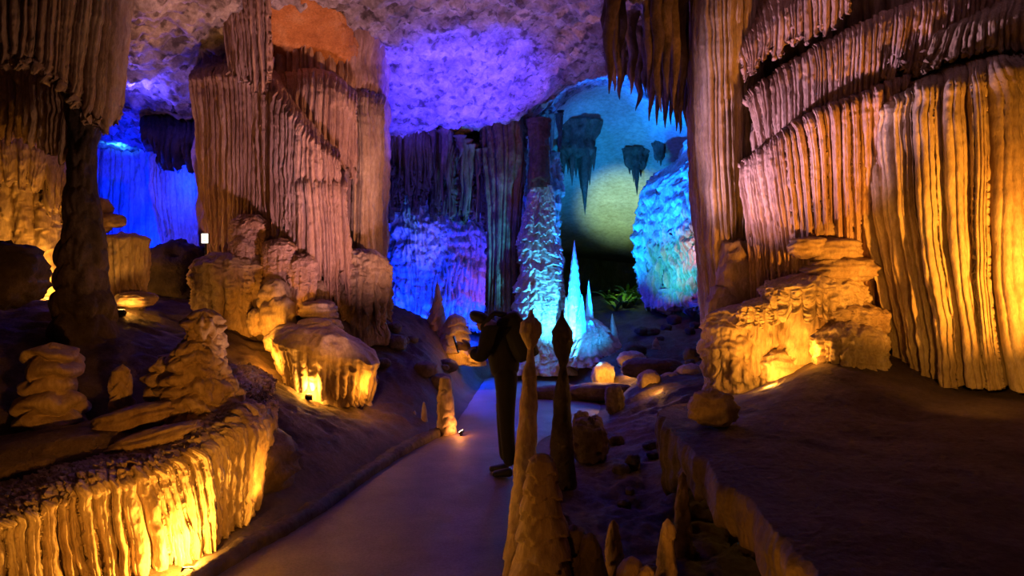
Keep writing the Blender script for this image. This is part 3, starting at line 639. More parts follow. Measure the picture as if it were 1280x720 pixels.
c = P(360, 470, 8.6); T(rock('rubble_mass', (c[0], c[1], c[2] - .5), (1.5, 1.1, 1.35), M['brown'], seed=160, amp=.3), 'brown rock mass carrying the golden boulders', 'rock')
capat('mushroom_flowstone', 408, 436, 7.6, 126, 16, 46, M['calcite'], 'glowing orange flowstone cap with a lamp under its left side', n=40, amp=.04, jag=.35, seed=162, crag=.35, stem=.66, stem_r=.62, taper=.2, tilt=-.22)
c = P(395, 420, 7.8); T(rock('boulder', c, (.42, .36, .2), M['calcite'], seed=163, amp=.2), 'pale slab resting on top of the glowing cap', 'boulder')
stal(456, 462, 500, 7.6, 20, M['calcite'], 'short bright stub under the right tip of the glowing cap', prof=[(0,1),(.4,.7),(1,.5)], seed=164, nv=60, nu=30)
# bank rocks right of the cap
for i in range(14):
    px = 440 + rnd.random() * 120; Y = 8.0 + rnd.random() * 2.0; x = (px - 640) / F * Y; s = .14 + rnd.random() * .2
    T(rock('rock', (x, Y, zf(x, Y) - s * .15), (s, s * .8, s * .6), M['brown'], seed=170 + i, rot=rnd.random() * 3, nu=28, nv=18), 'dim brown rock on the bank between the glowing cap and the path', 'rock', 'rocks on the dark bank')

# little lit stalagmite and the pair beyond
stal(557, 470, 545, 7.5, 23, M['calcite'], 'small beaded stalagmite glowing beside the path lamp', prof=[(0,1.1),(.3,1),(.6,.85),(.85,.65),(.97,.5),(1,.05)], disc=True, terr=(5, .25), seed=180, nv=120, nu=48)
stal(547, 352, 415, 11, 26, M['pink'], 'pointed pink stalagmite tip rising before the blue curtain', prof=[(0,1.2),(.3,.95),(.6,.5),(.85,.22),(1,.04)], terr=(6, .3), seed=181, nv=120, nu=48, sink=.1)
stal(568, 392, 445, 10.8, 44, M['calcite'], 'squat golden stalagmite right of the pointed pink one', prof=[(0,1.1),(.4,.9),(.75,.65),(.93,.45),(1,.05)], terr=(5, .35), seed=182, nv=120, nu=56, sink=.12)
stal(594, 436, 452, 10.6, 24, M['calcite'], 'low glowing lump at the path edge beyond the squat golden stalagmite', prof=[(0,1),(.5,.9),(1,.1)], terr=(2, .3), seed=183, nv=50, nu=36)
for i, (px, pyb, h, w) in enumerate([(518,535,22,12),(530,530,28,12),(508,528,18,14)]):
    stal(px, pyb - h, pyb, 7.8, w, M['tan'], 'tiny stub standing on the bank left of the glowing path stalagmite', group='stubs on the bank', terr=(3,.3), seed=190 + i, nv=50, nu=24)

# ================================================================== centre: hanging curtain wall
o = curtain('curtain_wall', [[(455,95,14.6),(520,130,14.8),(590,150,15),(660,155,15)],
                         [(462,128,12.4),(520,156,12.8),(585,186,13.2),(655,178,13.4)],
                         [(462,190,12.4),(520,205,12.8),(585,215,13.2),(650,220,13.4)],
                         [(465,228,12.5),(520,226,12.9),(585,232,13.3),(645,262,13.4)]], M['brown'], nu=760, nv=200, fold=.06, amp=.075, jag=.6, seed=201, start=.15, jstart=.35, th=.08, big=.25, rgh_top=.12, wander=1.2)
T(o, 'dark row of stone fringes hanging across the middle of the cave', 'stone curtain')
o = curtain('blue_cascade', [[(455,180,16.2),(520,190,16.2),(585,190,16.3),(640,190,16.4),(700,190,16.4)],
                         [(455,235,15.4),(520,235,15.3),(585,240,15.4),(640,240,15.6),(700,240,15.8)],
                         [(455,290,15.2),(520,285,14.6),(585,285,15.0),(640,290,15.4),(700,290,15.6)],
                         [(455,330,15.1),(520,340,14.8),(585,330,15.1),(640,330,15.3),(700,330,15.4)],
                         [(455,400,14.6),(520,405,14.4),(585,410,14.6),(640,420,14.8),(700,430,14.8)]], M['white'], nu=520, nv=340, fold=.11, amp=.13, jag=0, seed=202, start=0, th=.1, big=.4, scal=.10, wander=2.2, rough=.05)
T(o, 'white cascade of drip stone lit deep blue behind the hanging fringes', 'flowstone')
o = curtain('column_curtain', [[(606,120,13.2),(630,120,13.0),(656,125,13.2)],[(608,200,12.9),(630,200,12.7),(652,205,12.9)],[(612,300,12.9),(630,300,12.75),(646,300,12.9)],[(612,385,12.9),(628,400,12.8),(640,395,12.9)]], M['brown'], nu=120, nv=220, fold=.10, amp=.09, jag=.3, seed=203, start=.02, th=.12, big=.06)
T(o, 'dark ribbed pillar just left of the giant cyan stalagmite', 'column')

def dangle(name, px, py, Y, L, r, mat, label, cat, group, seed, nu=14, nv=34, flute=(5, .25)):
    x = (px - 640) / F * Y; zt = CZ + (360 - py) / F * Y
    o = lathe(name, (x, Y, zt), L, [(0, r*1.5), (.08, r), (.4, r*.72), (.75, r*.4), (.95, r*.15), (1, r*.05)], mat, nu=nu, nv=nv, seed=seed, down=True, flute=flute, nz=(1.5, .35), wob=.5)
    return T(o, label, cat, group)
g = 0
for i in range(60):
    u_ = rnd.random(); px = 476 + 170 * u_; Y = 12.2 + .8 * u_ + rnd.random() * .5
    py = 118 + 60 * min(1, u_ * 1.3) + rnd.random() * 6
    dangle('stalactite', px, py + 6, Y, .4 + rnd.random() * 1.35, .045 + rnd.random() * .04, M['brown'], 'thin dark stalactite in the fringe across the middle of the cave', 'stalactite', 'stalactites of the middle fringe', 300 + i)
for i in range(46):
    u_ = rnd.random(); px = 752 + 116 * u_; Y = 8.0 + rnd.random() * 3.4
    x = (px - 640) / F * Y; zt = zc(x, Y) + .05; zb = CZ + (360 - (50 + 75 * u_**.7 + rnd.random() * 55)) / F * Y
    L = max(.5, zt - zb)
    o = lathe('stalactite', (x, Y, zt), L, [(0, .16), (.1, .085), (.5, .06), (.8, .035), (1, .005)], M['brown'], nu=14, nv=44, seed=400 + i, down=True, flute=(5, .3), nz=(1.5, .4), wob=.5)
    T(o, 'long dark stalactite in the bunch hanging left of the drapery wall', 'stalactite', 'long stalactites beside the drapery wall')
for i in range(26):
    px = 640 + 62 * rnd.random(); Y = 13.6 + rnd.random(); 
    dangle('stalactite', px, 138 + rnd.random() * 8, Y, .45 + rnd.random() * .4, .05, M['brown'], 'short stalactite fringing the ceiling above the giant cyan stalagmite', 'stalactite', 'short stalactites above the giant stalagmite', 500 + i)

# ceiling bunches over the green vault
def bunch(px, py, Y, wpx, drops, label, seed):
    e = empty('stalactite_bunch', P(px, py, Y)); T(e, label, 'stalactites')
    s = Y / F; c = P(px, py, Y)
    top = zc(c[0], c[1]) + .1; hh = top - c[2] + .12
    lathe('bunch_root', (c[0], c[1], top), hh, [(0, wpx*s*.62), (.4, wpx*s*.5), (.8, wpx*s*.46), (1, wpx*s*.3)], M['brown'], nu=60, nv=60, flute=(9, .3), nz=(3, .4), seed=seed, parent=e, down=True, ell=.7)
    for k, (dx, L, r) in enumerate(drops):
        p = P(px + dx, py, Y + .12 * math.sin(k * 2.3))
        lathe('stalactite', (p[0], p[1], p[2] + .15), L * s + .15, [(0, r*s), (.3, r*s*.8), (.7, r*s*.4), (1, .005)], M['brown'], nu=20, nv=50, seed=seed + k, down=True, flute=(5, .2), parent=e, nz=(1.5, .3))
    return e
bunch(722, 192, 16.5, 46, [(-18, 34, 5), (-12, 26, 4), (-7, 40, 5), (-2, 30, 5), (4, 44, 6), (9, 76, 8), (15, 40, 5), (20, 22, 4)], 'large dark bunch of stalactites hanging right of the giant stalagmite', 520)
bunch(795, 206, 17.0, 26, [(-8, 12, 3.5), (-3, 22, 4), (1, 38, 4.5), (6, 16, 4)], 'small dark stalactite bunch hanging over the green vault', 540)
bunch(824, 194, 16.6, 14, [(-2, 10, 3), (2, 14, 4)], 'tiny dark knob of stalactites right of the small bunch', 550)

# giant stalagmite
b = P(675, 452, 12.6); s = 12.6 / F
GS = empty('giant_stalagmite', b); T(GS, 'giant terraced stalagmite lit icy cyan in the centre, reaching the ceiling', 'stalagmite')
lathe('trunk', (b[0], b[1], b[2] - .15), (452 - 222) * s, [(0,43*s),(.08,36*s),(.2,30*s),(.45,26*s),(.7,21*s),(.9,15*s),(1,12*s)], M['white'], nu=150, nv=360, terr=(19, .34), seed=14, parent=GS, fringe=.9, nz=(3, .2), fine=.03, wob=.15, flute=(12, .05))
lathe('shaft', (b[0] - .02, b[1], b[2] + (452 - 236) * s), (236 - 150) * s, [(0,14*s),(.3,12*s),(.7,11*s),(1,15*s)], M['brown'], nu=60, nv=120, terr=(8, .15), seed=15, parent=GS, flute=(9, .15))
lathe('skirt', (b[0], b[1] - .03, b[2] - .15), .75, [(0,58*s),(.3,47*s),(.7,35*s),(1,20*s)], M['white'], nu=160, nv=100, flute=(26, .16), seed=16, parent=GS, nz=(3, .3), fine=.04, terr=(4, .12), fringe=.8)
# cyan spires
sp = empty('spire_group', P(735, 442, 12.0)); T(sp, 'cluster of needle sharp cyan stalagmites right of the giant one', 'stalagmite')
def spire(px, pt, pb, Y, w, par, seed, nm='spire'):
    s = Y / F; b = P(px, pb, Y)
    lathe(nm, (b[0], b[1], b[2] - .1), (pb - pt) * s + .1, [(0, w*.5*s), (.2, w*.36*s), (.5, w*.27*s), (.8, w*.13*s), (1, .004)], M['white'], nu=36, nv=120, terr=(16, .12), flute=(7, .12), seed=seed, parent=par)
spire(718, 300, 440, 12.0, 30, sp, 1); spire(736, 350, 440, 12.1, 20, sp, 2); spire(727, 368, 440, 11.8, 22, sp, 3); spire(708, 372, 440, 12.0, 20, sp, 4)
mb = P(736, 446, 12.05)
lathe('spire_mound', (mb[0], mb[1], mb[2] - .12), .85, [(0,.62),(.25,.50),(.5,.36),(.75,.26),(.9,.17),(1,.02)], M['white'], nu=130, nv=120, flute=(22, .2), seed=9, parent=sp, nz=(3, .4), fine=.04, terr=(5, .2), fringe=.8)
stal(766, 392, 442, 12.2, 26, M['white'], 'single sharp blue stalagmite at the right of the cyan cluster', prof=[(0,1.3),(.2,.8),(.45,.45),(.8,.18),(1,.03)], terr=(8,.15), seed=210, nv=100, nu=36, flute=(7,.15))

# right middle: blue-green cascade
o = curtain('teal_cascade', [[(868,130,15.2),(885,150,14.0),(905,160,13.0)],[(856,186,15.4),(872,200,14.2),(905,210,13.0)],[(812,232,15.2),(840,236,14.2),(905,240,12.9)],[(795,280,15.1),(830,285,14.0),(905,290,12.8)],[(797,325,15.0),(832,325,14.0),(905,325,12.8)],[(806,378,14.9),(838,380,13.9),(905,380,12.7)]],
            M['white'], nu=300, nv=260, fold=.10, amp=.08, jag=.1, seed=220, start=0, th=.3, big=.2, scal=.10, wander=1.5, rough=.04)
T(o, 'teal lit spiky drip stone cascade on the right behind the hall', 'flowstone')

# ferns by the green lamp
def fern(x, y, z, seed, n=16, h=.45):
    r = random.Random(seed); V = []; Fq = []
    for k in range(n):
        a = r.random() * 2 * PI; L = h * (.6 + .6 * r.random()); w = .035; c0 = len(V)
        for j in range(6):
            t = j / 5; rad = L * .75 * t; zz = L * (t * 1.3 - .75 * t * t)
            ww = w * math.sin(PI * min(1, t * .85 + .15)) + .003
            cx, cy = x + rad * math.cos(a), y + rad * math.sin(a)
            V.append((cx - ww * math.sin(a), cy + ww * math.cos(a), z + zz)); V.append((cx, cy, z + zz + .012)); V.append((cx + ww * math.sin(a), cy - ww * math.cos(a), z + zz))
        for j in range(5):
            q = c0 + 3 * j; Fq += [(q, q + 1, q + 4, q + 3), (q + 1, q + 2, q + 5, q + 4)]
    return link_mesh('fern', V, [np.array(Fq)], M['leaf'], origin=(x, y, z))
for i, (px, Y, h) in enumerate([(770, 15.6, .4), (780, 15.9, .55), (792, 16.2, .45), (763, 16.4, .6), (784, 17, .6), (800, 16.6, .4)]):
    x = (px - 640) / F * Y
    T(fern(x, Y, zf(x, Y) - .02, i, h=h), 'small green fern by the green lamp under the vault', 'fern', 'ferns under the vault')

# rocks and lamps of the middle right
def scatter(n, fx, fy, smin, smax, mat, name, label, group, seed, cat='rock', lay=0):
    r = random.Random(seed)
    for i in range(n):
        Y = fy[0] + (fy[1] - fy[0]) * r.random(); px = fx[0] + (fx[1] - fx[0]) * r.random(); x = (px - 640) / F * Y
        s = smin + (smax - smin) * r.random() ** 1.6
        T(rock(name, (x, Y, zf(x, Y) - s * .14), (s, s * (.7 + .4 * r.random()), s * (.5 + .4 * r.random())), mat, seed=seed + i, rot=r.random() * 3, nu=26, nv=18, lay=lay, amp=.4), label, cat, group)
scatter(14, (700, 830), (4.6, 8.0), .06, .2, M['dark'], 'rock', 'dark rock lying in the gully between path and right ledge', 'rocks in the gully', 600)
scatter(26, (700, 960), (2.5, 4.6), .04, .12, M['brown'], 'rubble_stone', 'small dark stone in the foreground gully below the ledge edge', 'stones in the foreground gully', 650)
scatter(14, (770, 880), (9.6, 13.5), .15, .35, M['dark'], 'rock', 'dark rock on the slope below the teal cascade', 'rocks below the teal cascade', 700)
mid = [(790, 450, 10.6, 34, 18, 'bright yellow rock right of the blue spire, lamp beside it', M['calcite']), (754, 461, 10.3, 26, 10, 'low glowing rock below the blue spire', M['calcite']), (812, 478, 8.7, 26, 24, 'round amber boulder midway along the rock row', M['tan']),
       (838, 476, 8.9, 24, 18, 'dim amber boulder left of the bright triangular rock', M['tan']), (862, 470, 9.0, 34, 26, 'bright triangular rock near the drapery wall', M['calcite']), (884, 470, 8.9, 12, 22, 'thin upright pale stone nearest the drapery wall', M['calcite']),
       (898, 474, 8.7, 14, 24, 'leaning pale stone touching the drapery wall foot', M['calcite']), (820, 435, 11.5, 14, 26, 'small pale pinnacle on the dark slope below the vault', M['tan'])]
for i, (px, py, Y, w, h, lab, mt) in enumerate(mid):
    s = Y / F; x = (px - 640) * s; zt = CZ + (360 - (py - h / 2)) * s; z0 = min(zf(x, Y) - .05, zt - h * s)
    if h > w: lathe_o = T(lathe('pinnacle', (x, Y, z0), zt - z0, [(0, w*.6*s), (.5, w*.42*s), (.85, w*.2*s), (1, .004)], mt, nu=30, nv=60, terr=(4, .3), seed=730 + i), lab, 'rock')
    else: T(rock('boulder', (x, Y, z0), (w*s, w*s*.8, zt - z0), mt, seed=740 + i, amp=.35), lab, 'boulder')
# low wall of rock across the far path, right
for i, (px, Y, w, h, lab) in enumerate([(700, 9.9, .9, .22, 'low flat rock at the left end of the band across the far path'), (760, 9.7, 1.0, .24, 'low flat rock in the middle of the band across the far path'), (815, 9.4, .8, .26, 'low flat rock at the right end of the band across the far path')]):
    x = (px - 640) / F * Y; T(rock('low_rock', (x, Y, zf(x, Y) - .03), (w, .4, h), M['brown'], seed=760 + i), lab, 'rock', 'low rocks across the far path')
for i, (px, Y, w, h, lab) in enumerate([(727, 7.3, .18, .30, 'stumpy rock at the right edge of the path bend'), (768, 8.3, .2, .34, 'stumpy rock beyond the path bend below the amber boulder'), (738, 6.4, .3, .42, 'knobbly rock standing at the gully edge near the path bend')]):
    x = (px - 640) / F * Y; T(rock('stump_rock', (x, Y, zf(x, Y) - .04), (w, w, h), M['brown'], seed=770 + i, lay=3, amp=.35), lab, 'rock')

# slim columns along the path's right edge
def slim(name, base, top, prof, mat, label, seed, terr=(8, .12), **k):
    return T(lathe(name, base, top[2] - base[2], prof, mat, nu=48, nv=200, terr=terr, seed=seed, lean=(top[0] - base[0], top[1] - base[1]), **k), label, 'stalagmite')
b = P(651, 735, 3.75); t = P(665, 388, 4.3)
slim('tall_stalagmite', (b[0], b[1], -.05), t, [(0,.10),(.2,.085),(.34,.07),(.45,.06),(.6,.056),(.74,.046),(.80,.024),(.845,.018),(.87,.04),(.91,.064),(.95,.060),(.975,.02),(1,.008)], M['tan'], 'tall slim leaning stalagmite with a knob top at the right edge of the path', 801)
b = P(701, 590, 5.6); t = P(704, 388, 5.6)
slim('tall_stalagmite', (b[0], b[1], -.05), t, [(0,.13),(.15,.10),(.3,.085),(.5,.075),(.60,.05),(.68,.026),(.74,.05),(.82,.085),(.88,.085),(.93,.045),(.96,.018),(1,.006)], M['dark'], 'dark slim stalagmite with a club shaped top just right of the leaning one', 802)
b = P(672, 760, 3.3); t = P(677, 566, 3.3)
slim('banded_stalagmite', (b[0] + .01, b[1], -.08), t, [(0,.175),(.25,.15),(.45,.125),(.6,.105),(.75,.085),(.88,.066),(.96,.055),(.99,.03),(1,.004)], M['tan'], 'stout banded orange stalagmite in the foreground beside the path', 803, terr=(9, .26), nz=(2, .10), wob=.08, fringe=.3)
for i, (px, pt, Y, w, lab) in enumerate([(716, 655, 3.4, .14, 'knobbly foreground stump immediately right of the banded stalagmite'), (738, 665, 3.3, .10, 'narrow foreground stump second right of the banded stalagmite'), (768, 650, 3.6, .07, 'pointed foreground stalagmite at the gully centre'),
                                    (790, 695, 3.2, .11, 'leaning pale stump at the bottom edge of the gully'), (808, 706, 3.1, .08, 'small pale stump at the bottom edge next to the leaning one'), (834, 648, 3.5, .07, 'slim amber stub standing just left of the ledge'), (700, 640, 4.0, .12, 'dark rounded stub behind the knobbly foreground stump'), (853, 590, 4.2, .06, 'small dark stub under the broken tip of the ledge')]):
    s = Y / F; x = (px - 640) * s; zt = CZ + (360 - pt) * s; z0 = zf(x, Y) - .05
    T(lathe('stalagmite_stump', (x, Y, z0), max(.12, zt - z0), [(0, w), (.4, w*.8), (.8, w*.55), (.95, w*.35), (1, .004)], M['tan'] if i in (2,3,4,5) else M['brown'], nu=36, nv=80, terr=(5, .35), seed=810 + i), lab, 'stalagmite')

# ================================================================== person on the path
def skin_part(name, verts, edges, radii, mat, parent, sub=2, root=0, smooth=True):
    org = np.array(parent.location if parent.parent is None else parent.parent.location)
    me = bpy.data.meshes.new(name); me.from_pydata([tuple(np.array(v) - org) for v in verts], edges, [])
    o = bpy.data.objects.new(name, me); COL.objects.link(o); o.parent = parent
    md = o.modifiers.new('skin', 'SKIN'); md.use_smooth_shade = True
    for i, r in enumerate(radii):
        rr = r if isinstance(r, tuple) else (r, r); me.skin_vertices[0].data[i].radius = rr
        me.skin_vertices[0].data[i].use_root = (i == root)
    s = o.modifiers.new('sub', 'SUBSURF'); s.levels = sub; s.render_levels = sub
    me.materials.append(mat)
    return o
px0, py0 = -.05, 5.8
PR = empty('person', (px0, py0, .015))
T(PR, 'person in dark clothes with a backpack bending forward on the path', 'person')
def q(dx, dy, z): return (px0 + dx, py0 + dy, z)
# trousers: pelvis root, two legs
v = [q(.0,0,.90), q(.02,-.07,.84), q(.015,-.075,.47), q(.03,-.075,.12), q(.0,.07,.84), q(-.03,.075,.47), q(-.01,.075,.12)]
body = skin_part('body', [q(.0,0,.90), q(-.02,0,1.05), q(-.09,0,1.20), q(-.15,0,1.285), q(-.20,0,1.30), q(-.255,0,1.285),       # 0-5 spine to head centre
        q(-.13,-.17,1.25), q(-.20,-.20,1.02), q(-.31,-.10,1.08),                                                             # right arm
        q(-.13,.17,1.25), q(-.20,.20,1.02), q(-.31,.08,1.08),                                                                # left arm
        q(.0,-.08,.84), q(.005,-.08,.47), q(.03,-.08,.10), q(.0,.08,.84), q(-.02,.08,.47), q(.0,.08,.10)],
        [(0,1),(1,2),(2,3),(3,4),(4,5),(3,6),(6,7),(7,8),(3,9),(9,10),(10,11),(0,12),(12,13),(13,14),(0,15),(15,16),(16,17)],
        [(.08,.07),(.07,.06),(.12,.10),(.07,.07),(.05,.05),(.085,.075),.05,.035,.03,.05,.035,.03,.065,.045,.035,.065,.045,.035], M['skin'], PR)
skin_part('jacket', [q(.0,0,.80), q(-.02,0,1.05), q(-.09,0,1.20), q(-.145,0,1.27), q(-.13,-.17,1.25), q(-.20,-.20,1.02), q(-.285,-.12,1.07), q(-.13,.17,1.25), q(-.20,.20,1.02), q(-.285,.10,1.07)],
        [(0,1),(1,2),(2,3),(3,4),(4,5),(5,6),(3,7),(7,8),(8,9)], [(.165,.15),(.155,.14),(.17,.15),(.11,.10),.078,.062,.046,.078,.062,.046], M['cloth'], PR)
skin_part('trousers', [q(0,0,.88), q(0,-.075,.78), q(.005,-.08,.47), q(.03,-.08,.10), q(0,.075,.78), q(-.02,.08,.47), q(.0,.08,.10), q(-.01,0,1.0)], [(0,1),(1,2),(2,3),(0,4),(4,5),(5,6),(0,7)],
        [(.14,.12),.098,.07,.058,.098,.07,.058,(.13,.11)], M['cloth2'], PR)
for sy, sx in ((-1, .03), (1, 0)):
    skin_part('shoe', [q(sx + .03, .08 * sy, .06), q(sx - .06, .08 * sy, .05), q(sx - .15, .085 * sy, .04)], [(0,1),(1,2)], [(.05,.045),(.05,.035),(.035,.025)], M['shoe'], PR)
# head details
skin_part('nose', [q(-.315,0,1.275), q(-.345,0,1.262)], [(0,1)], [.014,.010], M['skin'], PR, 1)
for sy in (-1, 1): skin_part('ear', [q(-.25,.082*sy,1.285), q(-.243,.092*sy,1.30)], [(0,1)], [(.018,.01),(.014,.008)], M['skin'], PR, 1)
rock('hair', q(-.222, 0, 1.290), (.165, .165, .10), M['hair'], seed=3, amp=.02, parent=PR, tilt=-.25)
for sy in (-1, 1): skin_part('eye', [q(-.322,.03*sy,1.298), q(-.328,.03*sy,1.297)], [(0,1)], [.009,.008], M['cloth'], PR, 1)
skin_part('mouth', [q(-.325,-.02,1.237), q(-.332,0,1.236), q(-.325,.02,1.237)], [(0,1),(1,2)], [.005,.006,.005], M['skin'], PR, 1)
# hands around a phone
for sy, y0 in ((-1, -.085), (1, .065)):
    h = [q(-.30, y0, 1.085), q(-.345, y0 * .75, 1.10), q(-.375, y0 * .6, 1.105)]
    e = [(0,1),(1,2)]; rr = [.026, .036, .026]
    for k in range(4):
        a0 = len(h); oz = .028 - .018 * k
        h += [q(-.395, y0 * .55 , 1.105 + oz), q(-.415 + .003 * k, y0 * .35, 1.108 + oz), q(-.405, y0 * .10, 1.108 + oz)]
        e += [(2, a0), (a0, a0 + 1), (a0 + 1, a0 + 2)]; rr += [.0105, .009, .008]
    a0 = len(h); h += [q(-.35, y0 * .6, 1.145), q(-.372, y0 * .3, 1.158)]; e += [(1, a0), (a0, a0 + 1)]; rr += [.012, .0095]
    skin_part('hand', h, e, rr, M['skin'], PR, 1)
def boxmesh(name, c, s, mat, parent=None, bev=.01, rx=0, ry=0, rz=0):
    import bmesh
    bm = bmesh.new(); bmesh.ops.create_cube(bm, size=1)
    bmesh.ops.scale(bm, vec=s, verts=bm.verts); 
    if bev: bmesh.ops.bevel(bm, geom=list(bm.edges), offset=bev, segments=3, affect='EDGES', profile=.6)
    R = Matrix.Rotation(rz, 4, 'Z') @ Matrix.Rotation(ry, 4, 'Y') @ Matrix.Rotation(rx, 4, 'X')
    bmesh.ops.transform(bm, matrix=R, verts=bm.verts)
    org = Vector((0, 0, 0))
    if parent is not None: org = Vector(parent.location) if parent.parent is None else Vector(parent.parent.location)
    me = bpy.data.meshes.new(name)
    if parent is not None:
        bmesh.ops.translate(bm, vec=Vector(c) - org, verts=bm.verts)
    bm.to_mesh(me); bm.free(); me.materials.append(mat)
    for p in me.polygons: p.use_smooth = True
    o = bpy.data.objects.new(name, me); COL.objects.link(o)
    if parent is not None: o.parent = parent
    else: o.location = c
    return o
bp = empty('backpack', q(.04, 0, 1.0)); T(bp, 'dark backpack on the back of the bending person', 'backpack')
bp_bag = boxmesh('main_bag', q(.095, 0, 1.19), (.22, .30, .42), M['pack'], bp, .07, ry=-.5)
boxmesh('front_pocket', q(.20, 0, 1.13), (.08, .22, .22), M['pack'], bp_bag, .035, ry=-.5)
for sy in (-1, 1): skin_part('strap', [q(.03, .09*sy, 1.36), q(-.10, .10*sy, 1.39), q(-.20, .10*sy, 1.28), q(-.16, .12*sy, 1.12), q(.02, .13*sy, 1.02)], [(0,1),(1,2),(2,3),(3,4)], [(.012,.022)]*5, M['pack'], bp, 1)
T(boxmesh('phone', q(-.425, 0, 1.12), (.012, .09, .15), M['black_metal'], None, .004, ry=-.3), 'black phone held in the hands of the bending person', 'phone')

# ================================================================== lamps
def aim(o, target):
    d = Vector([float(v) for v in target]) - o.location; o.rotation_euler = d.to_track_quat('-Z', 'Y').to_euler()
LAMPS = []
def spot(loc, target, col, W_, size=80, blend=.8, rad=.06, name='spot_light'):
    l = bpy.data.lights.new(name, 'SPOT'); l.energy = W_; l.color = col; l.spot_size = math.radians(size); l.spot_blend = blend; l.shadow_soft_size = rad
    o = bpy.data.objects.new(name, l); COL.objects.link(o); o.location = [float(v) for v in loc]; aim(o, target); return o
def point(loc, col, W_, rad=.05, name='lamp_light'):
    l = bpy.data.lights.new(name, 'POINT'); l.energy = W_; l.color = col; l.shadow_soft_size = rad
    o = bpy.data.objects.new(name, l); COL.objects.link(o); o.location = [float(v) for v in loc]; return o

def floodlight(loc, target, label, lens='lens', sz=.1):
    """small ground flood: housing, visor, bracket and glass, aimed at target"""
    e = empty('floodlight', loc); T(e, label, 'lamp', 'floodlights on the cave floor')
    d = Vector([float(v) for v in target]) - Vector([float(v) for v in loc]); d.normalize()
    rz = math.atan2(d.y, d.x); ry = -math.asin(d.z)
    c = Vector([float(v) for v in loc]) + Vector((0, 0, sz * .6))
    hs = boxmesh('housing', c, (sz * .5, sz, sz * .7), M['black_metal'], e, sz * .06, ry=ry, rz=rz)
    boxmesh('lens', c + d * sz * .27, (sz * .03, sz * .86, sz * .56), M[lens], hs, 0, ry=ry, rz=rz)
    boxmesh('bracket', c - Vector((0, 0, sz * .45)), (sz * .15, sz * 1.1, sz * .1), M['black_metal'], e, sz * .02, rz=rz)
    boxmesh('foot', c - Vector((0, 0, sz * .57)), (sz * .5, sz * .6, sz * .06), M['black_metal'], e, sz * .02, rz=rz)
    return e
OR = (1, .36, .03); YE = (1, .42, .045); SAL = (1, .41, .20); LAV = (.80, .5, .85)
EXPO = 0.0
# glowing mound
lm = P(232, 700, 3.80)
floodlight((lm[0] + .05, lm[1] - .08, .02), (lm[0], 4.1, .35), 'small floodlight at the foot of the glowing left mound', sz=.06)
point((lm[0], lm[1] + .02, .10), YE, 44, .03)
spot((-.6, 1.9, .7), P(175, 515, 5.0), OR, 200, 50, .9, .05)  # added lamp out of frame, brightens the slabs and stacked discs
spot((-1.5, 4.5, .16), P(215, 480, 5.0), OR, 26, 70, .9, .04)  # added hidden spot on the bank for the knobbly cluster, no fixture here
spot((-2.4, 2.9, .25), P(60, 640, 3.6), OR, 4, 110, 1, .05)
# cap
lc = P(386, 489, 7.1); floodlight((lc[0], lc[1], zf(lc[0], lc[1])), (lc[0], 7.6, .9), 'small floodlight under the glowing flowstone cap', sz=.07)
point((lc[0], lc[1] + .04, zf(lc[0], lc[1]) + .12), YE, 20, .03)
point(P(462, 484, 7.25), OR, 6, .03)
spot(P(305, 440, 7.1), P(352, 402, 8.0), OR, 45, 80, .8, .04)  # unseen spot added to warm the golden tumble
spot(P(440, 455, 5.9), P(398, 425, 7.5), OR, 60, 30, 1, .04)  # spot added in mid-air over the bank to gild the cap's top
point(P(338, 452, 7.3), OR, 7, .03)
# path lamp
lp = P(577, 541, 7.35); floodlight((lp[0], lp[1], .01), (lp[0] - .15, lp[1] + .05, .2), 'small floodlight on the path edge at the beaded stalagmite', sz=.06)
point((lp[0] - .02, lp[1] - .02, .10), (1, .30, .06), 3.5, .02)
point(P(583, 438, 10.3), OR, 7, .03)
# left terrace
l1 = P(152, 389, 7.1); floodlight((l1[0], l1[1], zf(l1[0], l1[1])), (l1[0], 7.7, 2.0), 'small floodlight at the foot of the amber cascade', sz=.08)
point((l1[0], l1[1] + .1, zf(l1[0], l1[1]) + .10), YE, 7, .03)
l2 = P(66, 368, 7.75); point((l2[0], l2[1], l2[2]), YE, 34, .04); point(P(20, 368, 7.45), YE, 30, .04)
spot((-.9, 5.0, .4), P(50, 90, 6.2), (1, .5, .3), 110, 50, 1, .08)  # weak warm fill added for the top left curtains, no lamp there
spot(P(40, 372, 6.8), P(30, 200, 7.4), OR, 26, 90, .9, .1)
# right block and drapery
point(P(962, 482, 6.45), YE, 42, .04)
spot(P(935, 490, 6.3), P(1000, 330, 7.4), OR, 110, 90, .9, .05)
point(P(1015, 440, 6.5), OR, 4, .03)
spot((4.1, 4.0, 1.0), P(1195, 300, 5.9), OR, 900, 60, .9, .06)
spot((3.3, 4.7, 1.0), P(1205, 430, 5.8), YE, 30, 100, .9, .05)
# yellow rocks
for px, py, Y, w in ((790, 460, 10.1, 12), (752, 467, 9.9, 10), (858, 480, 8.5, 14), (888, 482, 8.4, 6), (820, 484, 8.3, 4)): point(P(px, py, Y), YE, w, .02)
# salmon and lavender floods from the path
spot((1.5, 7.0, .7), P(385, 180, 8.6), SAL, 760, 44, .9, .08)
spot((-.3, 7.0, .7), P(1005, 100, 7.2), LAV, 1800, 42, .9, .08)
spot((1.2, 6.6, .4), P(895, 240, 8.4), OR, 25, 64, .9, .08)
spot((-1.2, 6.2, .5), P(400, 10, 9), (1, .5, .6), 420, 80, 1, .1)
spot(P(180, 300, 9.5), P(200, 30, 10), (.25, .15, 1), 160, 70, 1, .1)
spot(P(470, 330, 10.2), P(530, 150, 12.6), (1, .5, .35), 60, 50, 1, .08)  # unseen warm spot added for the ledge above the fringes
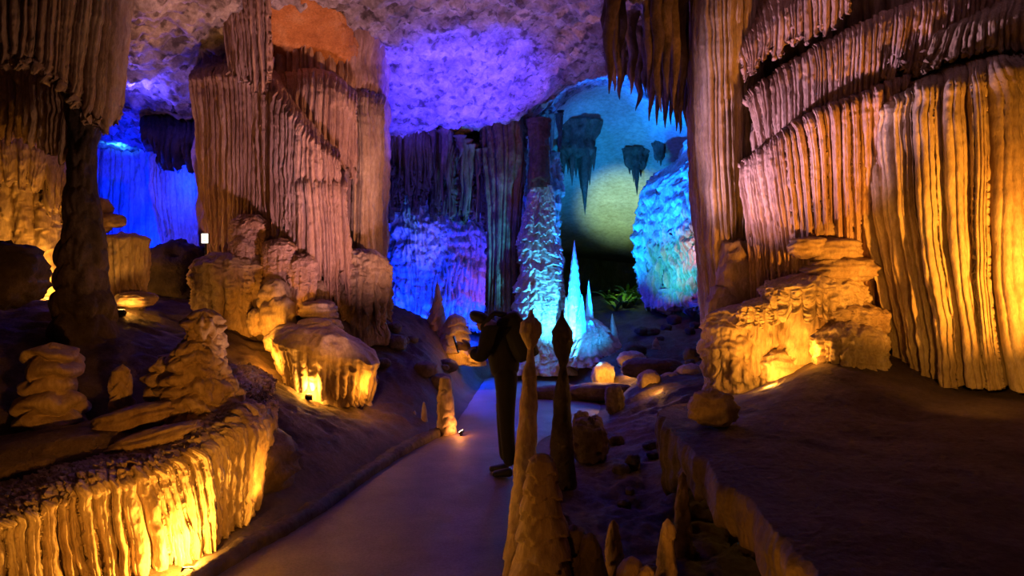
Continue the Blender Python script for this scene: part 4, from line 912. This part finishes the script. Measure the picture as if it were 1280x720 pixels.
# violet-blue on the ceiling
spot(P(640, 400, 9.5), P(565, 95, 11.2), (.035, .018, 1), 6500, 52, 1, .1)
spot(P(600, 400, 9.0), P(660, 60, 10), (.30, .16, 1), 420, 80, 1, .1)
spot(P(720, 420, 11.5), P(800, 130, 15), (.0, .13, 1), 17000, 54, 1, .1)
spot(P(740, 395, 13.8), P(790, 190, 17), (.0, .28, 1), 1300, 70, 1, .1)
# blue behind the fringes
point(P(500, 398, 13.6), (.0, .025, 1), 300, .06); point(P(590, 404, 13.8), (.0, .03, 1), 240, .06)
spot(P(560, 390, 13.6), P(528, 305, 14.6), (.3, .3, 1), 80, 40, 1, .05)
spot(P(585, 398, 11.0), P(560, 235, 13), (.05, .06, 1), 420, 76, 1, .05)  # unseen spot added in front to tint the fringes blue
point(P(608, 350, 14.3), (1, .12, .2), 7, .03)
# cyan on the giant
spot(P(720, 462, 11.2), P(676, 350, 12.6), (.05, .5, 1), 1300, 54, .8, .04)
spot(P(750, 458, 9.9), P(732, 405, 12.0), (.02, .36, 1), 260, 34, .8, .04)
point(P(640, 440, 12.2), (.02, .3, 1), 40, .04)
# green vault
spot(P(745, 330, 15.6), P(785, 250, 18.6), (.40, .66, .03), 800, 52, 1, .1)
point(P(778, 356, 15.9), (.5, 1, .05), 5, .03)
# teal cascade and red dot
spot(P(800, 380, 12.4), P(850, 310, 14.0), (.02, .62, .6), 230, 64, .9, .04)
point(P(867, 314, 12.95), (1, .03, .04), 8, .03)
# blue chamber
point(P(175, 300, 12.3), (.0, .012, 1), 520, .06); spot(P(140, 190, 12.9), P(152, 155, 13.4), (.03, .35, 1), 60, 100, 1, .04)
point(P(215, 225, 11.3), (.0, .02, 1), 90, .05)
point(P(172, 118, 9.9), (.05, .04, 1), 40, .05)
# purple wash on the path
spot((1.5, 9.5, 2.6), (-.3, 6.6, 0), (.13, .05, 1), 50, 90, 1, .1)
spot((.2, 12, 3.0), (.6, 9.6, 0), (.06, .04, 1), 160, 80, 1, .1)
spot((-.55, 1.5, .55), (.25, 3.3, .75), OR, 20, 60, 1, .06)  # orange fill added out of frame for the banded stalagmite
spot((.2, 1.6, .15), (1.5, 3.2, .45), OR, 80, 60, 1, .06)  # second orange fill, added below the frame to lift the ledge's front face

# little lit sign beside the great column
sg = empty('lit_sign', P(256, 305, 8.6)); T(sg, 'small white lit sign panel at the left edge of the salmon column', 'sign')
c = Vector(P(256, 298, 8.6))
boxmesh('frame', c + Vector((0, .02, 0)), (.095, .03, .135), M['black_metal'], sg, .004)
boxmesh('panel', c + Vector((0, -.0, 0)), (.08, .012, .12), M['sign'], sg, .002)
for k in range(3): boxmesh('mark', c + Vector((0, -.008, .03 - .03 * k)), (.045, .004, .010), M['ink'], sg, 0)
boxmesh('post', c + Vector((0, .03, -.25)), (.02, .02, .4), M['black_metal'], sg, .003)

# ================================================================== world, camera, view
w = bpy.data.worlds.new('cave_dark'); SC.world = w; w.use_nodes = True
w.node_tree.nodes['Background'].inputs[0].default_value = (.35, .2, .45, 1); w.node_tree.nodes['Background'].inputs[1].default_value = .015
cd = bpy.data.cameras.new('camera'); cd.lens = 24; cd.sensor_width = 36; cd.clip_end = 100
co = bpy.data.objects.new('camera', cd); COL.objects.link(co); co.location = (0, 0, CZ); co.rotation_euler = (PI / 2, 0, 0)
SC.camera = co
vs = SC.view_settings; vs.view_transform = 'Standard'; vs.look = 'None'; vs.exposure = EXPO; vs.gamma = 1; vs.use_curve_mapping = False
